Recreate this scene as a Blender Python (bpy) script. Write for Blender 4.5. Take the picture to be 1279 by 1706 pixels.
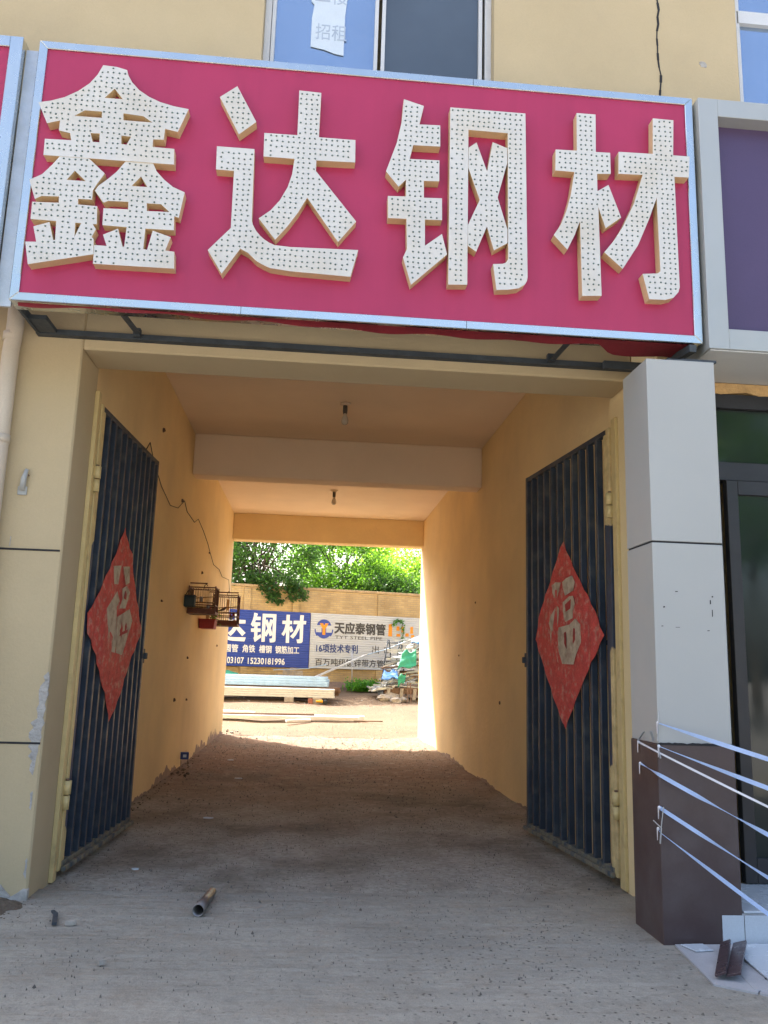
import bpy, bmesh, math, random
import numpy as np
from mathutils import Vector, Matrix, Quaternion, noise as mnoise
random.seed(7); rng = np.random.default_rng(7)
for o in list(bpy.data.objects): bpy.data.objects.remove(o, do_unlink=True)
scene = bpy.context.scene
COL = scene.collection
R = math.radians

# ------------------------------------------------------------------ camera
cam_d = bpy.data.cameras.new('camera'); cam = bpy.data.objects.new('camera', cam_d); COL.objects.link(cam)
fwd = Vector((0.08231842, 0.97917367, 0.18558719)); rgt = Vector((0.99560268, -0.08915129, 0.02876364)); upv = Vector((-0.04470994, -0.18240332, 0.98220672))
M = Matrix((rgt, upv, -fwd)).transposed().to_4x4(); M.translation = (0, 0, 1.55)
cam.matrix_world = M
cam_d.sensor_fit = 'HORIZONTAL'; cam_d.sensor_width = 36; cam_d.lens = 38.716; cam_d.clip_start = .05; cam_d.clip_end = 800
scene.camera = cam
# ------------------------------------------------------------------ sky and sun
SUN = Vector((-.72, 1.0, 1.5)).normalized()          # towards the sun: behind the building, over the left shoulder of the yard
world = bpy.data.worlds.new('World'); scene.world = world; world.use_nodes = True
wn = world.node_tree; wn.nodes.clear()
wo = wn.nodes.new('ShaderNodeOutputWorld'); wb = wn.nodes.new('ShaderNodeBackground'); sky = wn.nodes.new('ShaderNodeTexSky')
sky.sky_type = 'NISHITA'; sky.sun_disc = False
sky.sun_elevation = math.asin(SUN.z); sky.sun_rotation = math.atan2(SUN.x, SUN.y)
sky.air_density = 1.0; sky.dust_density = 6.0; sky.ozone_density = .6
wb.inputs['Strength'].default_value = .13
wn.links.new(sky.outputs[0], wb.inputs[0]); wn.links.new(wb.outputs[0], wo.inputs[0])
sd = bpy.data.lights.new('sun', 'SUN'); sd.energy = 4.0; sd.angle = R(.53); sd.color = (1.0, .95, .86)
so = bpy.data.objects.new('sun', sd); COL.objects.link(so)
so.rotation_euler = (-SUN).to_track_quat('-Z', 'Y').to_euler(); so.location = (0, 0, 40)
# ------------------------------------------------------------------ exposure
vs = scene.view_settings
vs.view_transform = 'Standard'; vs.look = 'None'; vs.exposure = 2.2; vs.gamma = 1.0; vs.use_curve_mapping = False
scene.cycles.max_bounces = 12; scene.cycles.diffuse_bounces = 8; scene.cycles.glossy_bounces = 4; scene.cycles.transmission_bounces = 6
scene.cycles.use_denoising = True; scene.cycles.sample_clamp_indirect = 8.0

# ------------------------------------------------------------------ materials
def mat(name, col, rough=.8, var=.12, vscale=3.0, bump=.15, bscale=60., metal=0., spec=.4, col2=None, c2scale=1.5, c2lo=.45, c2hi=.65, fine=.06, fscale=120., detail=8., streak=None, coat=0.):
    """procedural paint/plaster/metal: two-tone blotches, fine grain and a little relief"""
    m = bpy.data.materials.new(name); m.use_nodes = True; t = m.node_tree; n = t.nodes; L = t.links
    b = n['Principled BSDF']; b.inputs['Roughness'].default_value = rough; b.inputs['Metallic'].default_value = metal
    b.inputs['Specular IOR Level'].default_value = spec; b.inputs['Coat Weight'].default_value = coat
    tc = n.new('ShaderNodeTexCoord'); geo = n.new('ShaderNodeNewGeometry'); P = geo.outputs['Position']
    def noise(sc, det=detail, vec=None, ro=.55):
        k = n.new('ShaderNodeTexNoise'); k.inputs['Scale'].default_value = sc; k.inputs['Detail'].default_value = det; k.inputs['Roughness'].default_value = ro
        L.new(vec or P, k.inputs['Vector']); return k.outputs['Fac']
    def ramp(v, lo, hi, a, c):
        r = n.new('ShaderNodeMapRange'); r.inputs['From Min'].default_value = lo; r.inputs['From Max'].default_value = hi
        r.inputs['To Min'].default_value = a; r.inputs['To Max'].default_value = c; L.new(v, r.inputs['Value']); return r.outputs[0]
    def mix(f, a, c, mode='MIX'):
        x = n.new('ShaderNodeMix'); x.data_type = 'RGBA'; x.blend_type = mode
        if isinstance(f, (int, float)): x.inputs[0].default_value = f
        else: L.new(f, x.inputs[0])
        for k, v in ((6, a), (7, c)):
            if isinstance(v, tuple): x.inputs[k].default_value = (*v, 1)
            else: L.new(v, x.inputs[k])
        return x.outputs[2]
    c = tuple(col)
    if col2: c = mix(ramp(noise(c2scale), c2lo, c2hi, 0, 1), c, tuple(col2))
    f1 = ramp(noise(vscale), .25, .75, 1 - var, 1 + var); f2 = ramp(noise(fscale, 3), .25, .75, 1 - fine, 1 + fine)
    mu = n.new('ShaderNodeMath'); mu.operation = 'MULTIPLY'; L.new(f1, mu.inputs[0]); L.new(f2, mu.inputs[1])
    v = mu.outputs[0]
    if streak:
        mp = n.new('ShaderNodeMapping'); mp.inputs['Scale'].default_value = (9, 9, .5); L.new(P, mp.inputs['Vector'])
        s = ramp(noise(1.0, 5, mp.outputs[0]), .45, .75, 1, 1 - streak)
        m2 = n.new('ShaderNodeMath'); m2.operation = 'MULTIPLY'; L.new(v, m2.inputs[0]); L.new(s, m2.inputs[1]); v = m2.outputs[0]
    vm = n.new('ShaderNodeVectorMath'); vm.operation = 'SCALE'
    if isinstance(c, tuple): vm.inputs[0].default_value = c
    else: L.new(c, vm.inputs[0])
    L.new(v, vm.inputs['Scale']); L.new(vm.outputs[0], b.inputs['Base Color'])
    L.new(ramp(noise(vscale * 2.3), .3, .7, max(.02, rough - .08), min(1, rough + .08)), b.inputs['Roughness'])
    if bump:
        bp = n.new('ShaderNodeBump'); bp.inputs['Strength'].default_value = bump; bp.inputs['Distance'].default_value = .02
        L.new(noise(bscale, 4), bp.inputs['Height']); L.new(bp.outputs[0], b.inputs['Normal'])
    m['b'] = 1
    return m

def leaf_mat(name, c1, c2, trans=.45):
    m = bpy.data.materials.new(name); m.use_nodes = True; t = m.node_tree; n = t.nodes; L = t.links; n.clear()
    out = n.new('ShaderNodeOutputMaterial'); d = n.new('ShaderNodeBsdfPrincipled'); tr = n.new('ShaderNodeBsdfTranslucent'); mx = n.new('ShaderNodeMixShader')
    d.inputs['Roughness'].default_value = .5; d.inputs['Specular IOR Level'].default_value = .35
    geo = n.new('ShaderNodeNewGeometry'); cr = n.new('ShaderNodeValToRGB')
    cr.color_ramp.elements[0].color = (*c1, 1); cr.color_ramp.elements[1].color = (*c2, 1)
    L.new(geo.outputs['Random Per Island'], cr.inputs[0]); L.new(cr.outputs[0], d.inputs['Base Color'])
    g = n.new('ShaderNodeMix'); g.data_type = 'RGBA'; g.blend_type = 'MULTIPLY'; g.inputs[0].default_value = 1; g.inputs[7].default_value = (1.7, 1.8, .7, 1)
    L.new(cr.outputs[0], g.inputs[6]); L.new(g.outputs[2], tr.inputs['Color'])
    mx.inputs[0].default_value = trans; L.new(d.outputs[0], mx.inputs[1]); L.new(tr.outputs[0], mx.inputs[2]); L.new(mx.outputs[0], out.inputs[0])
    return m

def brick_mat(name, c1, c2, mortar, bw=.24, bh=.065, ms=.012):
    m = bpy.data.materials.new(name); m.use_nodes = True; t = m.node_tree; n = t.nodes; L = t.links
    b = n['Principled BSDF']; b.inputs['Roughness'].default_value = .9
    tc = n.new('ShaderNodeTexCoord'); sx = n.new('ShaderNodeSeparateXYZ'); cx = n.new('ShaderNodeCombineXYZ')
    L.new(tc.outputs['Object'], sx.inputs[0]); L.new(sx.outputs['X'], cx.inputs[0]); L.new(sx.outputs['Z'], cx.inputs[1])
    br = n.new('ShaderNodeTexBrick'); br.inputs['Scale'].default_value = 1; br.inputs['Brick Width'].default_value = bw; br.inputs['Row Height'].default_value = bh + ms
    br.inputs['Mortar Size'].default_value = ms / 2; br.inputs['Color1'].default_value = (*c1, 1); br.inputs['Color2'].default_value = (*c2, 1); br.inputs['Mortar'].default_value = (*mortar, 1)
    L.new(cx.outputs[0], br.inputs['Vector'])
    nz = n.new('ShaderNodeTexNoise'); nz.inputs['Scale'].default_value = 1.2; nz.inputs['Detail'].default_value = 8; L.new(tc.outputs['Object'], nz.inputs['Vector'])
    mr = n.new('ShaderNodeMapRange'); mr.inputs['From Min'].default_value = .3; mr.inputs['From Max'].default_value = .7; mr.inputs['To Min'].default_value = .75; mr.inputs['To Max'].default_value = 1.15
    L.new(nz.outputs['Fac'], mr.inputs['Value']); vm = n.new('ShaderNodeVectorMath'); vm.operation = 'SCALE'
    L.new(br.outputs['Color'], vm.inputs[0]); L.new(mr.outputs[0], vm.inputs['Scale']); L.new(vm.outputs[0], b.inputs['Base Color'])
    bp = n.new('ShaderNodeBump'); bp.inputs['Strength'].default_value = .6; bp.inputs['Distance'].default_value = .01; bp.invert = True
    L.new(br.outputs['Fac'], bp.inputs['Height']); L.new(bp.outputs[0], b.inputs['Normal'])
    return m

def ground_mat(name, base, alt, dark, speck=.0, rough=.9, yblend=None, pit_scale=70., stain=.35, bump=.5, lines=0., pit_lo=None, crack=False, worn=None, grain=.35):
    """concrete / earth: broad stains, aggregate specks, pits; yblend mixes towards dust along the passage"""
    m = bpy.data.materials.new(name); m.use_nodes = True; t = m.node_tree; n = t.nodes; L = t.links
    b = n['Principled BSDF']; b.inputs['Roughness'].default_value = rough; b.inputs['Specular IOR Level'].default_value = .25
    geo = n.new('ShaderNodeNewGeometry'); P = geo.outputs['Position']
    def noise(sc, det=8, vec=None, ro=.6):
        k = n.new('ShaderNodeTexNoise'); k.inputs['Scale'].default_value = sc; k.inputs['Detail'].default_value = det; k.inputs['Roughness'].default_value = ro
        L.new(vec or P, k.inputs['Vector']); return k.outputs['Fac']
    def ramp(v, lo, hi, a=0., c=1.):
        r = n.new('ShaderNodeMapRange'); r.inputs['From Min'].default_value = lo; r.inputs['From Max'].default_value = hi
        r.inputs['To Min'].default_value = a; r.inputs['To Max'].default_value = c; L.new(v, r.inputs['Value']); return r.outputs[0]
    def mix(f, a, c, mode='MIX'):
        x = n.new('ShaderNodeMix'); x.data_type = 'RGBA'; x.blend_type = mode
        if isinstance(f, (int, float)): x.inputs[0].default_value = f
        else: L.new(f, x.inputs[0])
        for k, v in ((6, a), (7, c)):
            if isinstance(v, tuple): x.inputs[k].default_value = (*v, 1)
            else: L.new(v, x.inputs[k])
        return x.outputs[2]
    c = mix(ramp(noise(1.1), .38, .62), base, alt)
    if yblend:
        y0, y1, dust = yblend
        sx = n.new('ShaderNodeSeparateXYZ'); L.new(P, sx.inputs[0])
        ad = n.new('ShaderNodeMath'); ad.operation = 'MULTIPLY_ADD'; L.new(noise(.9), ad.inputs[0]); ad.inputs[1].default_value = 5.0; L.new(sx.outputs['Y'], ad.inputs[2])
        c = mix(ramp(ad.outputs[0], y0 + 2.5, y1 + 2.5), c, dust)
    c = mix(ramp(noise(.55, 6), .5, .72, 0, stain), c, dark)
    c = mix(ramp(noise(22, 6, ro=.7), .35, .75, 0, grain), c, dark)
    if grain > .4: c = mix(ramp(noise(6, 8, ro=.75), .52, .72, 0, .7), c, tuple(min(1, x * 1.35) for x in alt))
    if speck:
        vo = n.new('ShaderNodeTexVoronoi'); vo.inputs['Scale'].default_value = pit_scale; L.new(P, vo.inputs['Vector'])
        near = ramp(vo.outputs['Distance'], .12, .34, 1, 0)
        patch = ramp(noise(1.6, 5), .42 if pit_lo is None else pit_lo, .62, 0, speck)
        if worn:                                                  # a spalled area where the aggregate has come out
            dv = n.new('ShaderNodeVectorMath'); dv.operation = 'DISTANCE'; L.new(P, dv.inputs[0]); dv.inputs[1].default_value = (worn[0], worn[1], 0)
            nz_ = n.new('ShaderNodeMath'); nz_.operation = 'MULTIPLY_ADD'; L.new(noise(2.2, 6), nz_.inputs[0]); nz_.inputs[1].default_value = 1.6; L.new(dv.outputs['Value'], nz_.inputs[2])
            px_ = n.new('ShaderNodeMath'); px_.operation = 'MAXIMUM'; L.new(ramp(nz_.outputs[0], worn[2] + .4, worn[2] + 1.1, speck, 0), px_.inputs[0]); 
            hf = n.new('ShaderNodeMath'); hf.operation = 'MULTIPLY'; L.new(patch, hf.inputs[0]); hf.inputs[1].default_value = .45; L.new(hf.outputs[0], px_.inputs[1]); patch = px_.outputs[0]
        mm = n.new('ShaderNodeMath'); mm.operation = 'MULTIPLY'; L.new(near, mm.inputs[0]); L.new(patch, mm.inputs[1])
        sel = n.new('ShaderNodeMath'); sel.operation = 'GREATER_THAN'; sel.inputs[1].default_value = .62
        sc_ = n.new('ShaderNodeSeparateColor'); L.new(vo.outputs['Color'], sc_.inputs[0]); L.new(sc_.outputs[0], sel.inputs[0])
        m3 = n.new('ShaderNodeMath'); m3.operation = 'MULTIPLY'; L.new(mm.outputs[0], m3.inputs[0]); L.new(sel.outputs[0], m3.inputs[1])
        c = mix(m3.outputs[0], c, tuple(x * .25 for x in dark))
    if crack:                                                     # hairline cracks and brushed ridges of the slab
        wv = n.new('ShaderNodeTexVoronoi'); wv.feature = 'DISTANCE_TO_EDGE'; wv.inputs['Scale'].default_value = .55
        wob = n.new('ShaderNodeTexNoise'); wob.inputs['Scale'].default_value = 3.; wob.inputs['Detail'].default_value = 6; L.new(P, wob.inputs['Vector'])
        va = n.new('ShaderNodeVectorMath'); va.operation = 'MULTIPLY_ADD'; va.inputs[1].default_value = (.35, .35, 0); L.new(wob.outputs['Color'], va.inputs[0]); L.new(P, va.inputs[2]); L.new(va.outputs[0], wv.inputs['Vector'])
        cm = n.new('ShaderNodeMath'); cm.operation = 'MULTIPLY'; L.new(ramp(wv.outputs['Distance'], .001, .005, .45, 0), cm.inputs[0]); L.new(ramp(noise(.8, 3), .55, .68), cm.inputs[1])
        c = mix(cm.outputs[0], c, tuple(x * .35 for x in dark))
        mp2 = n.new('ShaderNodeMapping'); mp2.inputs['Scale'].default_value = (1.1, 7, 1); mp2.inputs['Rotation'].default_value = (0, 0, .1); L.new(P, mp2.inputs['Vector'])
        c = mix(ramp(noise(1., 6, mp2.outputs[0], .7), .47, .80, 0, .50), c, dark)
        c = mix(ramp(noise(1.9, 9, None, .75), .50, .66, 0, .45), c, (.30, .25, .19))
        c = mix(ramp(noise(12, 9, None, .8), .50, .70, 0, .5), c, dark)
        c = mix(ramp(noise(3.2, 8, None, .7), .55, .78, 0, .5), c, tuple(min(1, x * 1.25) for x in base))
    fine = ramp(noise(160, 3), .2, .8, .82, 1.18)
    vm = n.new('ShaderNodeVectorMath'); vm.operation = 'SCALE'; L.new(c, vm.inputs[0]); L.new(fine, vm.inputs['Scale'])
    L.new(vm.outputs[0], b.inputs['Base Color'])
    h = n.new('ShaderNodeMath'); h.operation = 'MULTIPLY_ADD'; L.new(noise(9, 10, ro=.7), h.inputs[0]); h.inputs[1].default_value = 1.0
    if lines:
        mp = n.new('ShaderNodeMapping'); mp.inputs['Scale'].default_value = (1.0, 8, 1); mp.inputs['Rotation'].default_value = (0, 0, .12); L.new(P, mp.inputs['Vector'])
        s = n.new('ShaderNodeMath'); s.operation = 'MULTIPLY'; L.new(noise(1.0, 4, mp.outputs[0]), s.inputs[0]); s.inputs[1].default_value = lines; L.new(s.outputs[0], h.inputs[2])
    else: h.inputs[2].default_value = 0
    bp = n.new('ShaderNodeBump'); bp.inputs['Strength'].default_value = bump; bp.inputs['Distance'].default_value = .03
    L.new(h.outputs[0], bp.inputs['Height']); L.new(bp.outputs[0], b.inputs['Normal'])
    return m

def two_paint(name, ca, cb, expr_axis, lo, hi, wob=.12, wscale=4., rough=.5):
    """paint ca below, cb above a ragged brushed line on the object's own axis"""
    m = bpy.data.materials.new(name); m.use_nodes = True; t = m.node_tree; n = t.nodes; L = t.links
    b = n['Principled BSDF']; b.inputs['Roughness'].default_value = rough
    tc = n.new('ShaderNodeTexCoord'); sx = n.new('ShaderNodeSeparateXYZ'); L.new(tc.outputs['Object'], sx.inputs[0])
    nz = n.new('ShaderNodeTexNoise'); nz.inputs['Scale'].default_value = wscale; nz.inputs['Detail'].default_value = 5; L.new(tc.outputs['Object'], nz.inputs['Vector'])
    a = n.new('ShaderNodeMath'); a.operation = 'MULTIPLY_ADD'; L.new(nz.outputs['Fac'], a.inputs[0]); a.inputs[1].default_value = wob * 4; L.new(sx.outputs[expr_axis], a.inputs[2])
    def step(th, up):
        r = n.new('ShaderNodeMapRange'); r.inputs['From Min'].default_value = th + wob * 2 - .01; r.inputs['From Max'].default_value = th + wob * 2 + .01
        r.inputs['To Min'].default_value = 0 if up else 1; r.inputs['To Max'].default_value = 1 if up else 0; L.new(a.outputs[0], r.inputs['Value']); return r.outputs[0]
    mm = n.new('ShaderNodeMath'); mm.operation = 'MULTIPLY'; L.new(step(lo, True), mm.inputs[0]); L.new(step(hi, False), mm.inputs[1])
    x = n.new('ShaderNodeMix'); x.data_type = 'RGBA'; L.new(mm.outputs[0], x.inputs[0]); x.inputs[6].default_value = (*ca, 1); x.inputs[7].default_value = (*cb, 1)
    n2 = n.new('ShaderNodeTexNoise'); n2.inputs['Scale'].default_value = 14; n2.inputs['Detail'].default_value = 6; L.new(tc.outputs['Object'], n2.inputs['Vector'])
    mr = n.new('ShaderNodeMapRange'); mr.inputs['From Min'].default_value = .3; mr.inputs['From Max'].default_value = .7; mr.inputs['To Min'].default_value = .75; mr.inputs['To Max'].default_value = 1.2; L.new(n2.outputs['Fac'], mr.inputs['Value'])
    vm = n.new('ShaderNodeVectorMath'); vm.operation = 'SCALE'; L.new(x.outputs[2], vm.inputs[0]); L.new(mr.outputs[0], vm.inputs['Scale']); L.new(vm.outputs[0], b.inputs['Base Color'])
    return m

CREAM = (.60, .46, .22)
m_wall = mat('cream_wall_paint', (.475, .38, .232), .85, .07, 1.2, .12, 45, fine=.03)
m_inner = mat('ochre_passage_paint', (.78, .615, .335), .85, .10, .8, .30, 14, fine=.04, col2=(.73, .575, .32), c2scale=.9)
m_ceil = mat('passage_ceiling_paint', (.80, .67, .51), .9, .08, .7, .12, 40, fine=.03)
m_joint = mat('black_joint', (.02, .02, .022), .8, .2)
m_plaster = mat('bare_grey_plaster', (.40, .38, .35), .95, .25, 18, .8, 50)
m_cream_metal = mat('cream_gate_paint', (.60, .47, .22), .45, .10, 6, .08, 90, col2=(.46, .35, .17), c2scale=9, c2lo=.58, c2hi=.75)
m_blue_gate = mat('navy_gate_paint', (.026, .040, .062), .45, .3, 5, .08, 80, spec=.5, col2=(.075, .085, .092), c2scale=6, c2lo=.5, c2hi=.72)
m_dusty = mat('dusty_rail', (.20, .18, .13), .8, .3, 10, .3, 60, col2=(.06, .08, .10), c2scale=12)
m_red = mat('magenta_red_panel', (.37, .030, .093), .42, .07, 1.6, .05, 3., spec=.35, fine=.02, streak=.07)
m_redcloth = mat('red_backing_cloth', (.17, .010, .018), .75, .12, 8, .2, 60)
m_steel = mat('polished_stainless', (.58, .60, .585), .26, .04, 3, .02, 20, metal=1., fine=.02)
m_galv = mat('galvanised_sheet', (.48, .50, .52), .45, .12, 8, .05, 40, metal=.7)
m_letter = mat('white_letter_face', (.57, .56, .535), .5, .05, 3, .03, 40, col2=(.545, .515, .46), c2scale=2.5, fine=.02)
m_letter_side = mat('cream_letter_side', (.60, .45, .25), .6, .08, 5, .05, 40)
m_bulbdot = mat('unlit_led_lens', (.10, .15, .13), .3, .6, 90, 0)
m_blackiron = mat('dark_angle_iron', (.045, .055, .065), .6, .3, 12, .2, 60)
m_acp = mat('white_composite_panel', (.385, .39, .375), .38, .03, 1.5, .01, 20, spec=.45, fine=.01)
m_brown = mat('brown_base_panel', (.062, .040, .040), .42, .10, 2, .03, 40, spec=.5, col2=(.08, .06, .06), c2scale=3)
m_purple = mat('purple_panel', (.075, .05, .115), .4, .06, 2, .02, 30)
m_silver = mat('silver_composite_frame', (.39, .405, .395), .38, .04, 2, .01, 30, metal=.25, fine=.01)
m_soffit = mat('grey_soffit', (.52, .53, .53), .6, .05, 1.5, .03, 30)
m_wood = mat('raw_timber_edge', (.50, .32, .14), .8, .25, 14, .4, 50)
m_darkframe = mat('black_door_frame', (.022, .022, .026), .4, .2, 6, .05, 40)
m_glass_dark = mat('dark_door_glass', (.014, .022, .021), .05, .1, 1, 0, spec=.5)
m_glass_blue = mat('blue_coated_glass', (.30, .39, .52), .10, .06, 1.5, 0, metal=.75, spec=.6, fine=0)
m_glass_grey = mat('grey_tinted_glass', (.10, .12, .14), .12, .15, 1.2, 0, metal=.4, spec=.6, fine=0)
m_upvc = mat('white_window_frame', (.56, .57, .58), .4, .04, 3, 0)
m_paper = mat('white_notice_paper', (.56, .63, .70), .8, .05, 6, .1, 40)
m_ink = mat('faint_blue_ink', (.38, .45, .55), .8, .1)
m_pipe = mat('cream_drain_pipe', (.54, .47, .38), .45, .06, 3, .02, 40)
m_fu_red = mat('faded_red_paper', (.56, .075, .062), .7, .22, 12, .25, 50, col2=(.54, .21, .16), c2scale=16, c2lo=.52, c2hi=.64, fine=.18, fscale=60)
m_fu_gold = mat('worn_gold_print', (.52, .43, .31), .75, .2, 14, .2, 60, col2=(.36, .26, .19), c2scale=12)
m_red_ink = mat('red_print', (.36, .04, .035), .7, .2, 14)
m_ribbon = mat('pale_blue_plastic_strip', (.42, .55, .82), .35, .12, 9, .05, 40, spec=.5)
m_ribbon_w = mat('white_plastic_strip', (.74, .74, .78), .4, .1, 9, .05, 40)
m_tile = mat('pale_glazed_tile', (.50, .55, .60), .25, .06, 4, .02, 30, spec=.5)
m_stepstone = mat('dusty_step_cement', (.36, .36, .37), .85, .15, 5, .3, 40)
m_browntile = mat('dark_brown_tile', (.06, .04, .045), .3, .2, 6, .05)
m_steelpipe = mat('worn_steel_pipe', (.22, .21, .205), .4, .25, 14, .1, 60, metal=.8)
m_pipe_in = mat('black_pipe_bore', (.008, .008, .008), .9, 0)
m_apron = ground_mat('apron_concrete', (.385, .36, .305), (.325, .305, .26), (.19, .178, .152), speck=1., pit_scale=30., lines=1.1, bump=1.0, pit_lo=.40, crack=True, worn=(1.25, 4.55, 1.1))
m_floor = ground_mat('passage_floor', (.50, .47, .41), (.33, .295, .24), (.14, .122, .098), grain=.7, speck=.8, pit_scale=26., pit_lo=.38, yblend=(8.0, 13.0, (.245, .150, .095)), stain=.8, bump=1.0)
m_yard = ground_mat('sandy_yard', (.165, .112, .070), (.14, .094, .058), (.09, .064, .042), speck=.6, pit_scale=16., bump=.8)
m_road = ground_mat('street_concrete', (.34, .325, .30), (.29, .28, .26), (.18, .175, .165), speck=.4, pit_scale=40.)
m_grit = mat('grey_grit', (.13, .115, .10), .95, .4, 30, .5, 60)
m_earth = mat('loose_dirt', (.115, .09, .065), .95, .3, 20, 1., 40)
m_ybrick = brick_mat('yellow_brick', (.55, .40, .19), (.47, .33, .155), (.36, .29, .19))
m_ycoping = mat('wall_coping', (.42, .30, .16), .9, .25, 6, .4, 30)
m_plinth = mat('grey_pink_plinth', (.30, .22, .18), .9, .2, 5, .4, 30)
m_blueboard = mat('blue_printed_sheet', (.022, .062, .33), .45, .08, 2, 0)
m_whiteboard = mat('white_printed_sheet', (.52, .55, .57), .45, .06, 2, 0)
m_tw = mat('white_print', (.80, .80, .76), .6, .05, 3, 0)
m_tg = mat('dark_grey_print', (.06, .06, .06), .6, .1, 3, 0)
m_tn = mat('navy_print', (.03, .06, .20), .6, .1, 3, 0)
m_to = mat('orange_print', (.80, .30, .02), .6, .1, 3, 0)
m_tank = mat('galvanised_tube', (.38, .41, .43), .4, .15, 12, .05, 50, metal=.6)
m_film = mat('clear_film_over_steel', (.36, .40, .41), .35, .15, 9, .2, 30)
m_wrap = mat('blue_film_wrap', (.33, .49, .67), .35, .12, 5, .1, 30)
m_creamtube = mat('pale_coated_tube', (.56, .58, .56), .5, .1, 8, .05, 40)
m_whitebar = mat('white_coated_profile', (.66, .68, .72), .45, .08, 8, .05, 40)
m_rust = mat('rusty_tube', (.16, .10, .07), .8, .3, 20, .3, 60)
m_grn = mat('green_tarp', (.03, .28, .16), .6, .15, 6, .2, 20)
m_blu = mat('blue_tarp', (.07, .22, .55), .55, .15, 6, .2, 20)
m_conc = mat('rough_concrete_block', (.34, .31, .27), .95, .2, 12, .6, 40)
m_redbrick = mat('red_brick', (.30, .12, .08), .9, .25, 14, .4, 40)
m_cagewood = mat('dark_red_bamboo', (.17, .065, .038), .55, .3, 20, .1, 60)
m_cagefloor = mat('cage_tray', (.16, .12, .09), .8, .2, 10)
m_redpot = mat('red_plastic_trough', (.36, .035, .030), .5, .15, 6)
m_teal = mat('dark_teal_box', (.03, .06, .07), .6, .2, 6)
m_cord = mat('black_cord', (.06, .045, .035), .7, .1)
m_bulb = mat('clear_bulb_glass', (.55, .50, .42), .12, .05, 3, 0, spec=.8)
m_brass = mat('bulb_socket', (.10, .09, .08), .5, .2, 10)
m_bark = mat('bark', (.10, .075, .055), .9, .25, 12, .8, 25)
m_leaf_d = leaf_mat('dark_leaf', (.035, .095, .028), (.075, .16, .045), .5)
m_leaf_m = leaf_mat('mid_leaf', (.06, .15, .025), (.12, .24, .04), .5)
m_leaf_l = leaf_mat('light_leaf', (.13, .25, .035), (.21, .35, .07), .58)
m_hose = mat('yellow_plastic', (.70, .36, .02), .5, .1)
m_bird = mat('grey_feathers', (.20, .18, .15), .8, .3, 40)
m_vineleaf = leaf_mat('vine_leaf', (.05, .18, .02), (.12, .32, .03), .4)

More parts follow.
